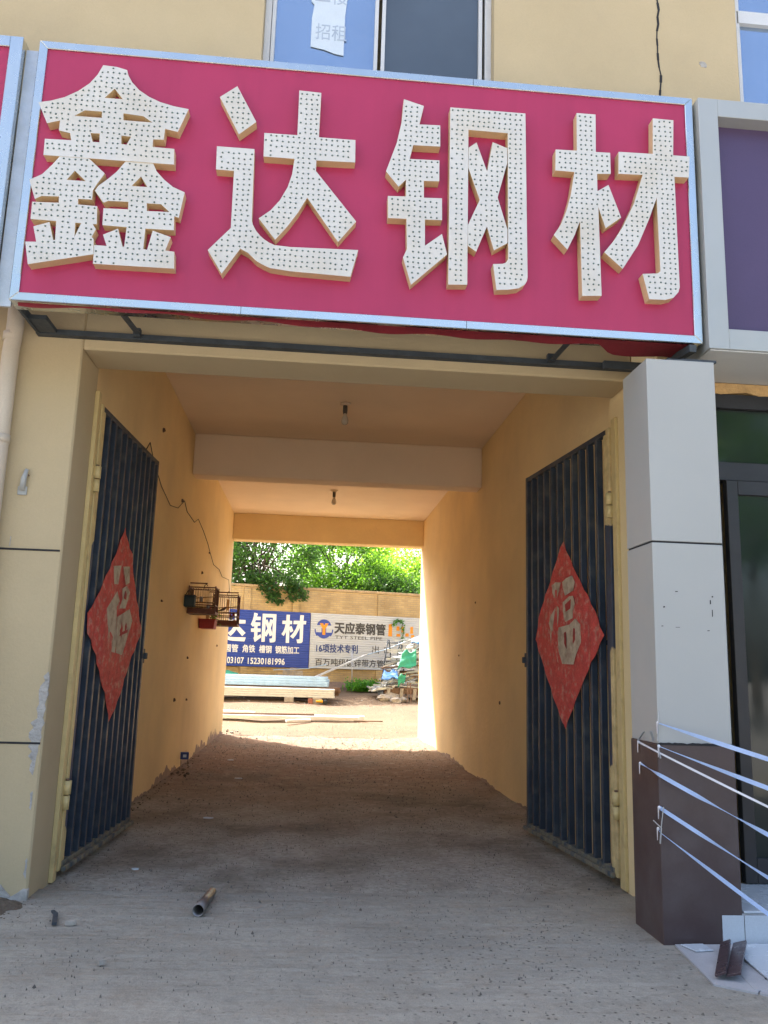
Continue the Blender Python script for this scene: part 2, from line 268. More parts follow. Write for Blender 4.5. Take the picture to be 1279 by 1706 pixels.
# ------------------------------------------------------------------ mesh helpers
class MB:
    def __init__(s): s.v = []; s.f = []; s.sm = []
    def add(s, v, f, smooth=False):
        o = len(s.v); s.v += [tuple(p) for p in v]; s.f += [tuple(i + o for i in q) for q in f]; s.sm += [smooth] * len(f)
    def box(s, x0, x1, y0, y1, z0, z1):
        v = [(x, y, z) for x in (x0, x1) for y in (y0, y1) for z in (z0, z1)]
        s.add(v, [(0, 1, 3, 2), (4, 6, 7, 5), (0, 4, 5, 1), (2, 3, 7, 6), (0, 2, 6, 4), (1, 5, 7, 3)]); return s
    def prism(s, poly, z0, z1):                                   # polygon in XY, extruded in Z
        n = len(poly); a = sum(poly[i][0] * poly[(i + 1) % n][1] - poly[(i + 1) % n][0] * poly[i][1] for i in range(n))
        if a < 0: poly = poly[::-1]
        v = [(*p, z0) for p in poly] + [(*p, z1) for p in poly]
        s.add(v, [tuple(range(n))[::-1], tuple(range(n, 2 * n))] + [(i, (i + 1) % n, n + (i + 1) % n, n + i) for i in range(n)]); return s
    def slab(s, poly, y0, y1):                                    # polygon in XZ, extruded in Y
        n = len(poly); a = sum(poly[i][0] * poly[(i + 1) % n][1] - poly[(i + 1) % n][0] * poly[i][1] for i in range(n))
        if a < 0: poly = poly[::-1]
        v = [(p[0], y0, p[1]) for p in poly] + [(p[0], y1, p[1]) for p in poly]
        s.add(v, [tuple(range(n)), tuple(range(n, 2 * n))[::-1]] + [((i + 1) % n, i, n + i, n + (i + 1) % n) for i in range(n)]); return s
    def tube(s, pts, r, k=10, cap=True, smooth=True):
        pts = [Vector(p) for p in pts]; rs = r if isinstance(r, (list, tuple)) else [r] * len(pts)
        v = []; prev = None
        for i, p in enumerate(pts):
            d = (pts[min(i + 1, len(pts) - 1)] - pts[max(i - 1, 0)]).normalized()
            if prev is None: a = d.orthogonal().normalized()
            else:
                a = prev - d * prev.dot(d); a = a.normalized() if a.length > 1e-6 else d.orthogonal().normalized()
            prev = a; b = d.cross(a)
            for j in range(k):
                t = 2 * math.pi * j / k; v.append(p + (a * math.cos(t) + b * math.sin(t)) * rs[i])
        f = [(i * k + j, i * k + (j + 1) % k, (i + 1) * k + (j + 1) % k, (i + 1) * k + j) for i in range(len(pts) - 1) for j in range(k)]
        o = len(s.v); s.add(v, f, smooth)
        if cap:
            s.f += [tuple(o + j for j in range(k))[::-1], tuple(o + (len(pts) - 1) * k + j for j in range(k))]; s.sm += [False] * 2
        return s
    def bar(s, a, b, w, h=None):                                  # square bar between two points
        a = Vector(a); b = Vector(b); d = (b - a).normalized(); h = h or w
        u = d.cross(Vector((0, 0, 1))); u = u.normalized() if u.length > 1e-4 else Vector((1, 0, 0)); q = u.cross(d)
        v = [p + u * (sx * w / 2) + q * (sy * h / 2) for p in (a, b) for sx, sy in ((-1, -1), (1, -1), (1, 1), (-1, 1))]
        s.add(v, [(0, 1, 2, 3)[::-1], (4, 5, 6, 7), (0, 1, 5, 4), (1, 2, 6, 5), (2, 3, 7, 6), (3, 0, 4, 7)]); return s
    def ball(s, c, r, seg=10, rings=6, sq=(1, 1, 1)):
        v = [(c[0], c[1], c[2] - r * sq[2])]
        for i in range(1, rings):
            a = -math.pi / 2 + math.pi * i / rings
            for j in range(seg):
                t = 2 * math.pi * j / seg; v.append((c[0] + r * sq[0] * math.cos(a) * math.cos(t), c[1] + r * sq[1] * math.cos(a) * math.sin(t), c[2] + r * sq[2] * math.sin(a)))
        v.append((c[0], c[1], c[2] + r * sq[2])); n = len(v) - 1
        f = [(0, 1 + (j + 1) % seg, 1 + j) for j in range(seg)]
        f += [(1 + i * seg + j, 1 + i * seg + (j + 1) % seg, 1 + (i + 1) * seg + (j + 1) % seg, 1 + (i + 1) * seg + j) for i in range(rings - 2) for j in range(seg)]
        b = 1 + (rings - 2) * seg; f += [(b + j, b + (j + 1) % seg, n) for j in range(seg)]
        s.add(v, f, True); return s
    def grid(s, fn, nu, nv, smooth=True):
        v = [fn(i / nu, j / nv) for j in range(nv + 1) for i in range(nu + 1)]
        f = [(j * (nu + 1) + i, j * (nu + 1) + i + 1, (j + 1) * (nu + 1) + i + 1, (j + 1) * (nu + 1) + i) for j in range(nv) for i in range(nu)]
        s.add(v, f, smooth); return s
    def build(s, name, m, parent=None, bevel=0, seg=1, loc=None, rot=None):
        me = bpy.data.meshes.new(name); me.from_pydata([tuple(p) for p in s.v], [], s.f)
        if any(s.sm): me.polygons.foreach_set('use_smooth', s.sm)
        if bevel:
            bm = bmesh.new(); bm.from_mesh(me)
            es = [e for e in bm.edges if len(e.link_faces) == 2 and e.calc_face_angle(0) > .5]
            bmesh.ops.bevel(bm, geom=es, offset=bevel, segments=seg, affect='EDGES', profile=.5, clamp_overlap=True)
            bm.to_mesh(me); bm.free()
        me.materials.append(m); me.update()
        o = bpy.data.objects.new(name, me); COL.objects.link(o)
        if parent: o.parent = parent
        if loc: o.location = loc
        if rot: o.rotation_euler = rot
        return o
def tag(o, label=None, cat=None, group=None, kind=None):
    if label: o['label'] = label
    if cat: o['category'] = cat
    if group: o['group'] = group
    if kind: o['kind'] = kind
    return o
def empty(name, loc=(0, 0, 0), rz=0, label=None, cat=None, group=None):
    o = bpy.data.objects.new(name, None); COL.objects.link(o); o.location = loc; o.rotation_euler = (0, 0, rz); o.empty_display_size = .2
    return tag(o, label, cat, group)
def copy_tree(o, parent=None):
    c = o.copy(); COL.objects.link(c); c.parent = parent
    for ch in [x for x in bpy.data.objects if x.parent == o]: copy_tree(ch, c)
    return c
def box(name, b, m, parent=None, bevel=0, **k): return MB().box(*b).build(name, m, parent, bevel, **k)
def text_mesh(name, body, m, parent, x, z, w=None, h=None, y=0., bold=.0, th=.004, size=1., align='CENTER'):
    """printed or raised characters in the XZ plane, facing -Y, fitted to width w and height h, centred on x, z"""
    cu = bpy.data.curves.new('tmp', 'FONT'); cu.body = body; cu.size = size; cu.extrude = th / 2; cu.resolution_u = 3
    ob = bpy.data.objects.new('tmp', cu); COL.objects.link(ob)
    dg = bpy.context.evaluated_depsgraph_get(); me = bpy.data.meshes.new_from_object(ob.evaluated_get(dg))
    bpy.data.objects.remove(ob, do_unlink=True); bpy.data.curves.remove(cu)
    n = len(me.vertices); co = np.zeros(n * 3, dtype=np.float32); me.vertices.foreach_get('co', co); co = co.reshape(-1, 3)
    lo, hi = co.min(0), co.max(0); c = (lo + hi) / 2; sp = np.maximum(hi - lo, 1e-6)
    b = bold * sp[1]; W_ = w if w else h / sp[1] * sp[0]; sx = W_ / (sp[0] + 2 * b); sy = (h or W_ / sp[0] * sp[1]) / (sp[1] + 2 * b)
    fc = [tuple(p.vertices) for p in me.polygons]; bpy.data.meshes.remove(me); mb = MB()
    sh = [(0, 0)] if not bold else [(-b, -b), (b, -b), (b, b), (-b, b), (0, 0)]
    for i, (du, dv) in enumerate(sh):
        mb.add([((p[0] - c[0] + du) * sx, -(p[2] - c[2]) - .0006 * i, (p[1] - c[1] + dv) * sy) for p in co.tolist()], fc)
    o = mb.build(name, m, parent); o.location = (x, y, z); return o
# ================================================================== THE SETTING
def yz(y): return max(0., (y - 19.3)) * .074 if y < 33 else 13.7 * .074
tag(MB().box(-300, 300, -300, 300, -.6, -.06).build('ground', m_road), kind='structure')
def sheet(name, x0, x1, y0, y1, nx, ny, zf, m, yedge=None):
    def fn(u, v):
        x = x0 + (x1 - x0) * u; y = y0 + (y1 - y0) * v
        if yedge and v == 0: y = y0 + yedge(x)
        if yedge and v == 1 and yedge is EDGE: y = y1 + yedge(x)
        return (x, y, zf(x, y))
    return tag(MB().grid(fn, nx, ny).build(name, m), kind='structure')
def EDGE(x): return .025 * math.sin(x * 2.1) + .012 * math.sin(x * 7.3 + 1) + .006 * math.sin(x * 23)
def roughz(a): return lambda x, y: a * (math.sin(x * 1.7 + y * .6) + math.sin(x * .7 - y * 1.9 + 2) + .5 * math.sin(x * 4.1 + y * 3.3))
# concrete apron in front, its broken back edge just under the gates
def apron_z(x, y): return .002 + roughz(.0035)(x, y)
MB_a = MB().grid(lambda u, v: ((x := -14 + 28 * u), (y := (-2.5 + 8.65 * v) + (EDGE(x) if v == 1 else 0)), apron_z(x, y)), 140, 40)
tag(MB_a.build('apron_pavement', m_apron), kind='structure')
def fbm(x, y, k=1.): return sum(mnoise.noise(Vector((x * k * f, y * k * f, 3.7 + f))) / f for f in (1, 2.1, 4.3, 8.7))
MB_f = MB().grid(lambda u, v: ((x := -1.95 + 4.6 * u), (y := 6.0 + 13.6 * v), -.014 + (.010 + .008 * min(1, max(0, (y - 9) / 4))) * fbm(x, y, 1.6) * min(1, max(0, (y - 6.1) / .6)) + (.035 * max(0, abs(x - .33) - 1.85) if y > 6.6 else 0)), 92, 272)
tag(MB_f.build('passage_floor', m_floor), kind='structure')
MB_y = MB().grid(lambda u, v: ((x := -26 + 56 * u), (y := 19.2 + 16 * v), yz(y) - .012 + roughz(.02)(x, y) * (0 if y < 19.6 else 1)), 90, 60)
tag(MB_y.build('yard_ground', m_yard), kind='structure')

# ------------------------------------------------------------------ the building over the gateway
ZC = 4.993
bld = empty('building', (0, 5.92, 0), 0, 'cream painted building with a gateway passage through its ground floor', 'building')
def bp(name, mb, m, bevel=0):
    o = mb.build(name, m, bld, bevel); o.location = (0, -5.92, 0); return o
# left and right ground floor masses
bp('wall', MB().prism([(-14, 5.92), (-1.758, 5.92), (-1.758, 6.40), (-14, 6.40)], -.15, ZC), m_wall, .012)
bp('wall', MB().prism([(-14, 6.40), (-1.884, 6.40), (-1.884, 19.45), (-14, 19.45)], -.15, ZC), m_inner, .01)
bp('wall', MB().prism([(2.40, 5.475), (2.80, 5.475), (2.80, 6.42), (2.40, 6.42)], -.15, ZC), m_inner, .008)
bp('wall', MB().prism([(2.559, 6.42), (14, 6.42), (14, 19.45), (2.559, 19.45)], -.15, ZC), m_inner, .01)
bp('wall', MB().box(2.80, 14, 5.76, 6.42, 3.68, ZC), m_wall)
bp('lintel', MB().box(-1.758, 2.40, 5.922, 6.34, 3.79, ZC), m_wall, .012)
bp('beam', MB().box(-1.884, 2.559, 12.39, 12.74, 4.347, ZC), m_ceil, .015)
bp('beam', MB().box(-1.884, 2.559, 19.08, 19.45, 4.372, ZC), m_inner, .015)
# upper storeys, with real openings in the front wall
bp('ceiling', MB().box(-14, 14, 6.24, 19.45, ZC, ZC + .25), m_ceil)
bp('upper_storey', MB().box(-14, 14, 6.30, 19.45, ZC + .25, 8.3), m_wall)
wins = [(-.60, 1.30, 5.85, 7.75), (3.41, 5.3, 5.85, 7.75)]
xs = [-14, -.60, 1.30, 3.41, 5.3, 14]
for i in range(0, 5, 2): bp('wall', MB().box(xs[i], xs[i + 1], 5.921, 6.30, ZC, 8.3), m_wall)
for x0, x1, z0, z1 in wins:
    bp('wall', MB().box(x0, x1, 5.9215, 6.30, ZC, z0), m_wall); bp('wall', MB().box(x0, x1, 5.9215, 6.30, z1, 8.3), m_wall)
bp('parapet', MB().box(-14.1, 14.1, 5.86, 6.16, 8.3, 8.5), m_wall, .01)
# windows
def window(x0, x1, z0, z1, panes, yb):
    f = MB(); w = .055
    f.box(x0, x0 + w, yb, yb + .07, z0, z1).box(x1 - w, x1, yb, yb + .07, z0, z1).box(x0 + w, x1 - w, yb, yb + .07, z0, z0 + w).box(x0 + w, x1 - w, yb, yb + .07, z1 - w, z1)
    W = bp('window', f, m_upvc, .004)
    for (a, b, c, d, m) in panes:
        g = MB().box(a, b, yb + .03, yb + .04, c, d).build('pane', m, W)
        MB().box(a - .03, a, yb - .004, yb + .05, c, d).build('sash', m_upvc, W); MB().box(b, b + .03, yb - .006, yb + .048, c, d).build('sash', m_upvc, W)
    return W
W1 = window(-.60, 1.30, 5.85, 7.75, [(-.51, .31, 5.90, 7.70, m_glass_blue), (.40, 1.19, 5.90, 7.70, m_glass_grey)], 6.03)
W2 = window(3.41, 5.3, 5.85, 7.75, [(3.48, 5.2, 5.90, 7.15, m_glass_blue), (3.48, 5.2, 7.27, 7.70, m_glass_blue)], 5.99)
MB().box(3.47, 5.24, 5.98, 6.05, 7.15, 7.27).build('transom', m_upvc, W2)
# black expansion joint on the upper wall and dark caulked joints on the left pier
j = MB(); zz = 5.6
pts = []
while zz < 8.2:
    pts.append((2.71 + .012 * math.sin(zz * 9) + random.uniform(-.006, .006), zz)); zz += .07
for (a, za), (b, zb) in zip(pts, pts[1:]):
    w = random.uniform(.005, .012); j.add([(a - w, 5.9185, za), (a + w, 5.9185, za), (b + w, 5.9185, zb), (b - w, 5.9185, zb)], [(0, 1, 2, 3)])
bp('expansion_joint', j, m_joint)
for zj in (2.292, .987): bp('joint', MB().box(-14, -1.772, 5.9165, 5.93, zj - .007, zj + .007), m_joint)
bp('joint', MB().box(-2.118, -2.113, 5.917, 5.93, 2.31, 2.38), m_plaster)
# plaster knocked off the pier's corner
def chip(pts, y=5.917):
    return MB().slab(pts, y, y + .02)
def ragged(cx, z0, z1, wmin, wmax, n=16):
    L_, R_ = [], []
    for i in range(n + 1):
        z = z0 + (z1 - z0) * i / n; k = math.sin(math.pi * i / n) ** .4
        L_.append((cx(z) - k * random.uniform(wmin, wmax), z)); R_.append((cx(z) + .3 * k * random.uniform(wmin, wmax), z))
    return L_ + R_[::-1]
bp('bare_plaster', chip(ragged(lambda z: -1.785 - .02 * math.sin(z * 3), .78, 1.46, .02, .075, 22)), m_plaster)
bp('bare_plaster', chip(ragged(lambda z: -1.79, .56, .68, .008, .022, 8)), m_plaster)
bp('bare_plaster', chip(ragged(lambda z: -1.78, .13, .26, .006, .018, 8)), m_plaster)
bp('bare_plaster', chip(ragged(lambda z: 3.10 + .02 * math.sin(z * 40), 6.62, 6.68, .03, .06, 8), 5.918), m_plaster)
# grey cement skirting at the foot of the left pier
sk = MB(); n = 40
top = [(-3.2 + (1.45) * i / n, .05 + .03 * math.sin(i * 1.3) + random.uniform(-.015, .02)) for i in range(n + 1)]
sk.slab(top + [(-1.752, -.05), (-3.2, -.05)], 5.895, 5.93); bp('skirting', sk, m_plaster)
# holes, screws and dirt specks of the passage walls: real small plugs
for (y, z, r) in ((9.85, 4.30, .035), (11.6, 3.78, .03), (14.2, 3.05, .03), (13.2, 1.62, .022), (12.2, 1.02, .03), (13.4, .98, .02), (16.0, 2.2, .02), (17.2, 1.9, .025), (15.0, 3.5, .02), (10.6, 2.3, .016)):
    bp('wall_plug', MB().tube([(-1.90, y, z), (-1.872, y, z), (-1.862, y + .01, z - .01)], [r, r * .9, r * .4], 7), m_rust)
for (y, z, r) in ((11.1, 1.14, .03), (12.8, 2.6, .02), (9.3, 1.1, .016), (14.2, 1.8, .02)):
    bp('wall_plug', MB().tube([(2.58, y, z), (2.546, y, z)], [r, r * .7], 7), m_rust)

def foot_patch(xw, y0, y1, hmax, seed, d):
    r = random.Random(seed); n = max(6, int((y1 - y0) * 14)); top_ = []
    for i in range(n + 1):
        t = i / n; top_.append((y0 + (y1 - y0) * t, max(.012, hmax * (math.sin(math.pi * t) ** .5) * r.uniform(.25, 1))))
    v = [(xw, y, z) for y, z in top_] + [(xw, y, -.03) for y, z in top_]; m_ = n + 1
    mb = MB(); mb.add(v, [(i, i + 1, m_ + i + 1, m_ + i) if d > 0 else (i + 1, i, m_ + i, m_ + i + 1) for i in range(n)]); return mb
for (y0, y1, h, sd) in ((9.2, 10.6, .05, 1), (10.9, 12.9, .16, 2), (13.3, 14.2, .22, 3), (14.6, 16.4, .20, 4), (16.6, 18.6, .26, 5), (18.5, 19.4, .12, 6)): bp('bare_plaster', foot_patch(-1.8815, y0, y1, h, sd, 1), m_plinth)
for (y0, y1, h, sd) in ((8.8, 10.2, .05, 11), (11.4, 12.6, .06, 12), (13.6, 16.0, .09, 13), (16.4, 17.6, .05, 14)): bp('bare_plaster', foot_patch(2.5565, y0, y1, h, sd, -1), m_plinth)
# ------------------------------------------------------------------ dirt, crumbs
def heap(name, c, rx, ry, h, m, label, cat, n=26, seed=1):
    r = random.Random(seed); mb = MB()
    if n > 200:
        mb.grid(lambda u, v: (c[0] + (u - .5) * 2.2 * rx, c[1] + (v - .5) * 2.2 * ry, c[2] - .02 + 1.9 * h * max(0, 1 - ((u - .5) ** 2 + (v - .5) ** 2) * 4) * (.8 + .5 * fbm(u * 6, v * 6))), 30, 22)
    for i in range(n):
        a = r.uniform(0, 6.28); q = math.sqrt(r.random()); s = r.uniform(.010, .036) * h * 6
        x = c[0] + math.cos(a) * q * rx; y = c[1] + math.sin(a) * q * ry; z = c[2] + h * (1 - q) * r.uniform(.2, 1)
        mb.ball((x, y, z), s, 6, 4, (r.uniform(.7, 1.4), r.uniform(.7, 1.3), r.uniform(.4, .9)))
    o = mb.build(name, m); o.data.polygons.foreach_set('use_smooth', [False] * len(o.data.polygons))
    return tag(o, label, cat, kind='stuff')
heap('dirt', (-2.12, 5.74, 0.0), .42, .26, .05, m_earth, 'loose dirt heaped at the foot of the left cream pier', 'dirt', 320, 3)
heap('dirt', (-1.72, 5.75, 0.0), .12, .30, .03, m_earth, 'loose dirt at the outer corner of the left cream pier', 'dirt', 40, 8)
heap('dirt', (-1.80, 12.0, 0.0), .08, 2.8, .05, m_earth, 'brown dirt along the foot of the left passage wall', 'dirt', 130, 4)
heap('dirt', (2.49, 13.0, 0.0), .07, 4.2, .03, m_earth, 'brown dirt along the foot of the right passage wall', 'dirt', 110, 5)
heap('rubble', (-1.66, 19.3, .02), .24, .2, .14, m_conc, 'small heap of broken stones at the passage end', 'rubble', 16, 6)
heap('rubble', (-1.72, 12.1, .02), .14, .16, .12, m_earth, 'dark clod of dirt against the left passage wall', 'rubble', 14, 7)
# scattered grit over floor and apron
g = MB(); rr = random.Random(5)
for i in range(5200):
    x = rr.uniform(-1.7, 2.4); y = rr.choice((rr.uniform(3.3, 6.2), rr.uniform(6, 9), rr.uniform(6, 16), rr.uniform(8, 17)))
    if y < 6.0 and x > 2.0: continue
    s = rr.uniform(.0015, .0045) * (1 if y < 9 else 1.8) * (2.5 if rr.random() < .04 else 1)
    a = rr.uniform(0, 3); ca, sa = math.cos(a) * s, math.sin(a) * s
    z = .012 if y < 6.1 else .004
    g.add([(x - ca, y - sa, z - .01), (x + sa, y - ca, z - .01), (x + ca, y + sa, z - .01), (x - sa, y + ca, z - .01), (x, y, z + s * .6)], [(0, 1, 4), (1, 2, 4), (2, 3, 4), (3, 0, 4)])
tag(g.build('grit', m_grit), 'fine grit and crumbs scattered over the gateway concrete', 'grit', kind='stuff')
def scrap(x, y, s, m, label, cat, seed, h=.004):
    r = random.Random(seed); k = 7; p = [(x + s * r.uniform(.6, 1.2) * math.cos(6.283 * i / k), y + s * r.uniform(.4, .8) * math.sin(6.283 * i / k)) for i in range(k)]
    return tag(MB().prism(p, .008, .012 + h).build('paper_scrap' if m is m_paper else 'stone', m), label, cat)
scrap(-1.23, 6.74, .035, m_paper, 'round white scrap on the dark concrete near the left gate leaf', 'scrap', 1)
scrap(-.95, 8.9, .05, m_paper, 'pale scrap on the passage floor beyond the left gate leaf', 'scrap', 2)
scrap(-1.2, 14.1, .07, m_paper, 'pale scrap on brown dirt near the far left of the passage', 'scrap', 3)
scrap(-.88, 11.9, .06, m_paper, 'flat pale scrap on the passage floor below the birdcages', 'scrap', 4)
scrap(-1.33, 5.38, .03, m_conc, 'small dark stone beside the bent bit of metal on the apron', 'stone', 5, .02)
scrap(-1.0, 4.72, .022, m_conc, 'tiny stone on the apron concrete at lower left', 'stone', 6, .02)
t = MB().bar((-1.47, 5.56, .02), (-1.42, 5.36, .02), .028, .016); t.bar((-1.47, 5.56, .02), (-1.50, 5.60, .025), .02, .012)
tag(t.build('metal_offcut', m_blackiron), 'short dark bent metal offcut on the apron near the left pier', 'offcut')
# ================================================================== MAIN SIGN
GLY = {"xin":[[[[-1.565,5.498],[-1.476,5.494],[-1.405,5.477],[-1.395,5.44],[-1.364,5.387],[-1.313,5.333],[-1.245,5.289],[-1.167,5.256],[-1.072,5.233],[-0.976,5.221],[-1.035,5.044],[-1.12,5.059],[-1.123,4.978],[-1.192,4.974],[-1.192,4.919],[-1.049,4.916],[-1.042,4.801],[-1.886,4.797],[-1.889,4.915],[-1.72,4.92],[-1.732,4.971],[-1.806,4.985],[-1.806,5.058],[-1.887,5.03],[-1.957,5.18],[-1.882,5.198],[-1.794,5.233],[-1.708,5.289],[-1.64,5.354],[-1.595,5.423]],[[-1.534,5.253],[-1.474,5.328],[-1.414,5.254]],[[-1.717,5.101],[-1.653,5.148],[-1.541,5.149],[-1.539,5.102]],[[-1.402,5.149],[-1.27,5.14],[-1.206,5.098],[-1.398,5.098]],[[-1.601,4.983],[-1.542,4.986],[-1.538,4.921],[-1.582,4.92]],[[-1.401,4.983],[-1.337,4.981],[-1.362,4.919],[-1.396,4.921]]],[[[-1.78,4.81],[-1.787,4.79],[-1.826,4.731],[-1.881,4.66],[-1.957,4.613],[-1.909,4.48],[-1.87,4.504],[-1.759,4.51],[-1.756,4.465],[-1.923,4.459],[-1.921,4.337],[-1.759,4.335],[-1.753,4.202],[-1.765,4.201],[-1.801,4.325],[-1.898,4.287],[-1.869,4.181],[-1.937,4.177],[-1.905,4.022],[-1.504,4.122],[-1.513,4.228],[-1.526,4.241],[-1.505,4.298],[-1.528,4.332],[-1.503,4.333],[-1.511,4.461],[-1.634,4.463],[-1.637,4.503],[-1.548,4.505],[-1.549,4.571],[-1.527,4.619],[-1.484,4.699],[-1.593,4.797],[-1.617,4.816]],[[-1.722,4.633],[-1.676,4.703],[-1.6,4.633]],[[-1.639,4.333],[-1.601,4.333],[-1.634,4.234]]],[[[-1.353,4.808],[-1.409,4.721],[-1.459,4.665],[-1.517,4.609],[-1.536,4.572],[-1.475,4.491],[-1.444,4.506],[-1.316,4.51],[-1.314,4.456],[-1.471,4.451],[-1.467,4.331],[-1.312,4.329],[-1.316,4.189],[-1.327,4.191],[-1.366,4.314],[-1.457,4.264],[-1.427,4.187],[-1.505,4.187],[-1.502,4.057],[-0.987,4.061],[-0.995,4.179],[-1.053,4.184],[-1.026,4.281],[-1.144,4.317],[-1.169,4.18],[-1.194,4.182],[-1.192,4.328],[-1.009,4.331],[-1.014,4.431],[-0.984,4.422],[-0.959,4.608],[-1.037,4.64],[-1.096,4.686],[-1.151,4.743],[-1.183,4.808]],[[-1.305,4.625],[-1.25,4.699],[-1.203,4.626]],[[-1.198,4.509],[-1.105,4.51],[-1.046,4.458],[-1.193,4.454]]]],"da":[[[[-0.775,5.333],[-0.663,5.427],[-0.52,5.167],[-0.631,5.063]]],[[[-0.771,4.963],[-0.521,4.964],[-0.508,4.438],[-0.498,4.406],[-0.477,4.369],[-0.449,4.336],[-0.422,4.312],[-0.386,4.29],[-0.351,4.275],[-0.247,4.269],[0.204,4.282],[0.159,4.087],[-0.238,4.097],[-0.372,4.11],[-0.42,4.13],[-0.464,4.154],[-0.519,4.206],[-0.572,4.232],[-0.681,4.047],[-0.781,4.207],[-0.642,4.375],[-0.647,4.791],[-0.766,4.791]]],[[[-0.242,5.439],[-0.091,5.435],[-0.093,5.094],[0.157,5.095],[0.161,4.926],[-0.102,4.918],[-0.102,4.839],[0.183,4.489],[0.068,4.331],[-0.151,4.637],[-0.207,4.524],[-0.271,4.419],[-0.348,4.315],[-0.464,4.46],[-0.39,4.524],[-0.333,4.601],[-0.286,4.701],[-0.26,4.801],[-0.25,4.917],[-0.458,4.916],[-0.462,5.093],[-0.239,5.096]]]],"gang":[[[[0.482,5.438],[0.623,5.398],[0.594,5.252],[0.74,5.258],[0.743,5.095],[0.555,5.089],[0.533,4.982],[0.739,4.989],[0.74,4.831],[0.634,4.825],[0.637,4.699],[0.761,4.705],[0.764,4.543],[0.647,4.538],[0.651,4.346],[0.765,4.441],[0.802,4.295],[0.563,4.058],[0.505,4.25],[0.53,4.314],[0.521,4.533],[0.396,4.529],[0.391,4.692],[0.514,4.698],[0.511,4.824],[0.462,4.767],[0.373,4.875],[0.441,5.096],[0.471,5.26]]],[[[0.809,5.407],[1.343,5.409],[1.354,4.17],[1.349,4.143],[1.335,4.117],[1.293,4.087],[1.225,4.072],[1.141,4.064],[1.117,4.25],[1.183,4.256],[1.206,4.267],[1.221,4.295],[1.217,5.243],[0.939,5.244],[0.942,4.087],[0.813,4.079]]],[[[0.942,5.108],[0.997,5.153],[1.073,4.936],[1.111,5.166],[1.214,5.128],[1.214,5.014],[1.147,4.746],[1.216,4.513],[1.216,4.412],[1.123,4.351],[1.074,4.524],[1.001,4.332],[0.944,4.371],[0.942,4.523],[1.023,4.718],[0.942,4.953]]]],"cai":[[[[1.711,5.446],[1.849,5.447],[1.845,5.152],[1.949,5.155],[1.949,4.991],[1.851,4.983],[1.851,4.85],[1.931,4.905],[2.016,4.664],[1.904,4.575],[1.855,4.729],[1.865,4.072],[1.73,4.062],[1.723,4.613],[1.684,4.506],[1.631,4.393],[1.537,4.494],[1.587,4.574],[1.628,4.682],[1.661,4.809],[1.689,4.984],[1.553,4.984],[1.557,5.146],[1.709,5.15]]],[[[2.269,5.458],[2.421,5.457],[2.409,5.178],[2.53,5.179],[2.517,5.014],[2.412,5.01],[2.418,4.176],[2.407,4.138],[2.37,4.094],[2.311,4.075],[2.199,4.072],[2.158,4.255],[2.264,4.266],[2.285,4.283],[2.277,4.837],[2.218,4.672],[2.131,4.465],[2.018,4.282],[1.891,4.395],[1.96,4.485],[2.026,4.595],[2.112,4.779],[2.181,5.005],[2.006,4.999],[2.011,5.17],[2.26,5.176]]]]}
sign = empty('shop_sign', (.29, 5.151, 3.80), 0, 'large magenta shop sign with four white bulb-studded characters over the gateway', 'sign')
OFF = Vector((-.29, -5.151, -3.80))
def sp(name, mb, m, parent=sign, bevel=0):
    o = mb.build(name, m, parent, bevel)
    if parent is sign: o.location = OFF
    return o
X0, X1, Z0, Z1 = -2.022, 2.599, 3.80, 5.698; FW = .058
sp('panel', MB().box(X0 + .03, X1 - .03, 5.163, 5.20, Z0 + .03, Z1 - .03), m_red)
sp('frame_bar', MB().slab([(X0, Z0), (X1, Z0), (X1 - FW, Z0 + FW), (X0 + FW, Z0 + FW)], 5.148, 5.30), m_steel, bevel=.004)
sp('frame_bar', MB().slab([(X0, Z1), (X1, Z1), (X1 - FW, Z1 - FW), (X0 + FW, Z1 - FW)], 5.148, 5.30), m_steel, bevel=.004)
sp('frame_bar', MB().slab([(X0, Z0), (X0, Z1), (X0 + FW, Z1 - FW), (X0 + FW, Z0 + FW)], 5.1485, 5.30), m_steel, bevel=.004)
sp('frame_bar', MB().slab([(X1, Z0), (X1, Z1), (X1 - FW, Z1 - FW), (X1 - FW, Z0 + FW)], 5.1485, 5.30), m_steel, bevel=.004)
for xs_ in (-.55, .95): sp('frame_joint', MB().box(xs_, xs_ + .003, 5.1465, 5.15, Z0 + .003, Z0 + FW - .003), m_joint)
sp('frame_joint', MB().box(.98, .983, 5.1465, 5.15, Z1 - FW + .003, Z1 - .003), m_joint)
# red backing cloth folded under the box, with a wavy loose hem
def hem(u, v):
    x = X0 + .05 + (X1 - X0 - .1) * u
    d = .02 + .008 * math.sin(x * 1.3 + 1) + .008 * math.sin(x * 6) + .06 * max(0, min(1, (x + .9) / 1.5)) + .14 * max(0, min(1, (x - 1.9) / .12))
    return (x, 5.17 + d * v, Z0 - .004 - .015 * v * v + .008 * math.sin(x * 11) * v)
sp('backing_cloth', MB().grid(hem, 90, 6), m_redcloth)
sp('backing_board', MB().box(X0 + .02, X1 - .02, 5.301, 5.315, Z0 + .02, Z1 - .02), m_galv)

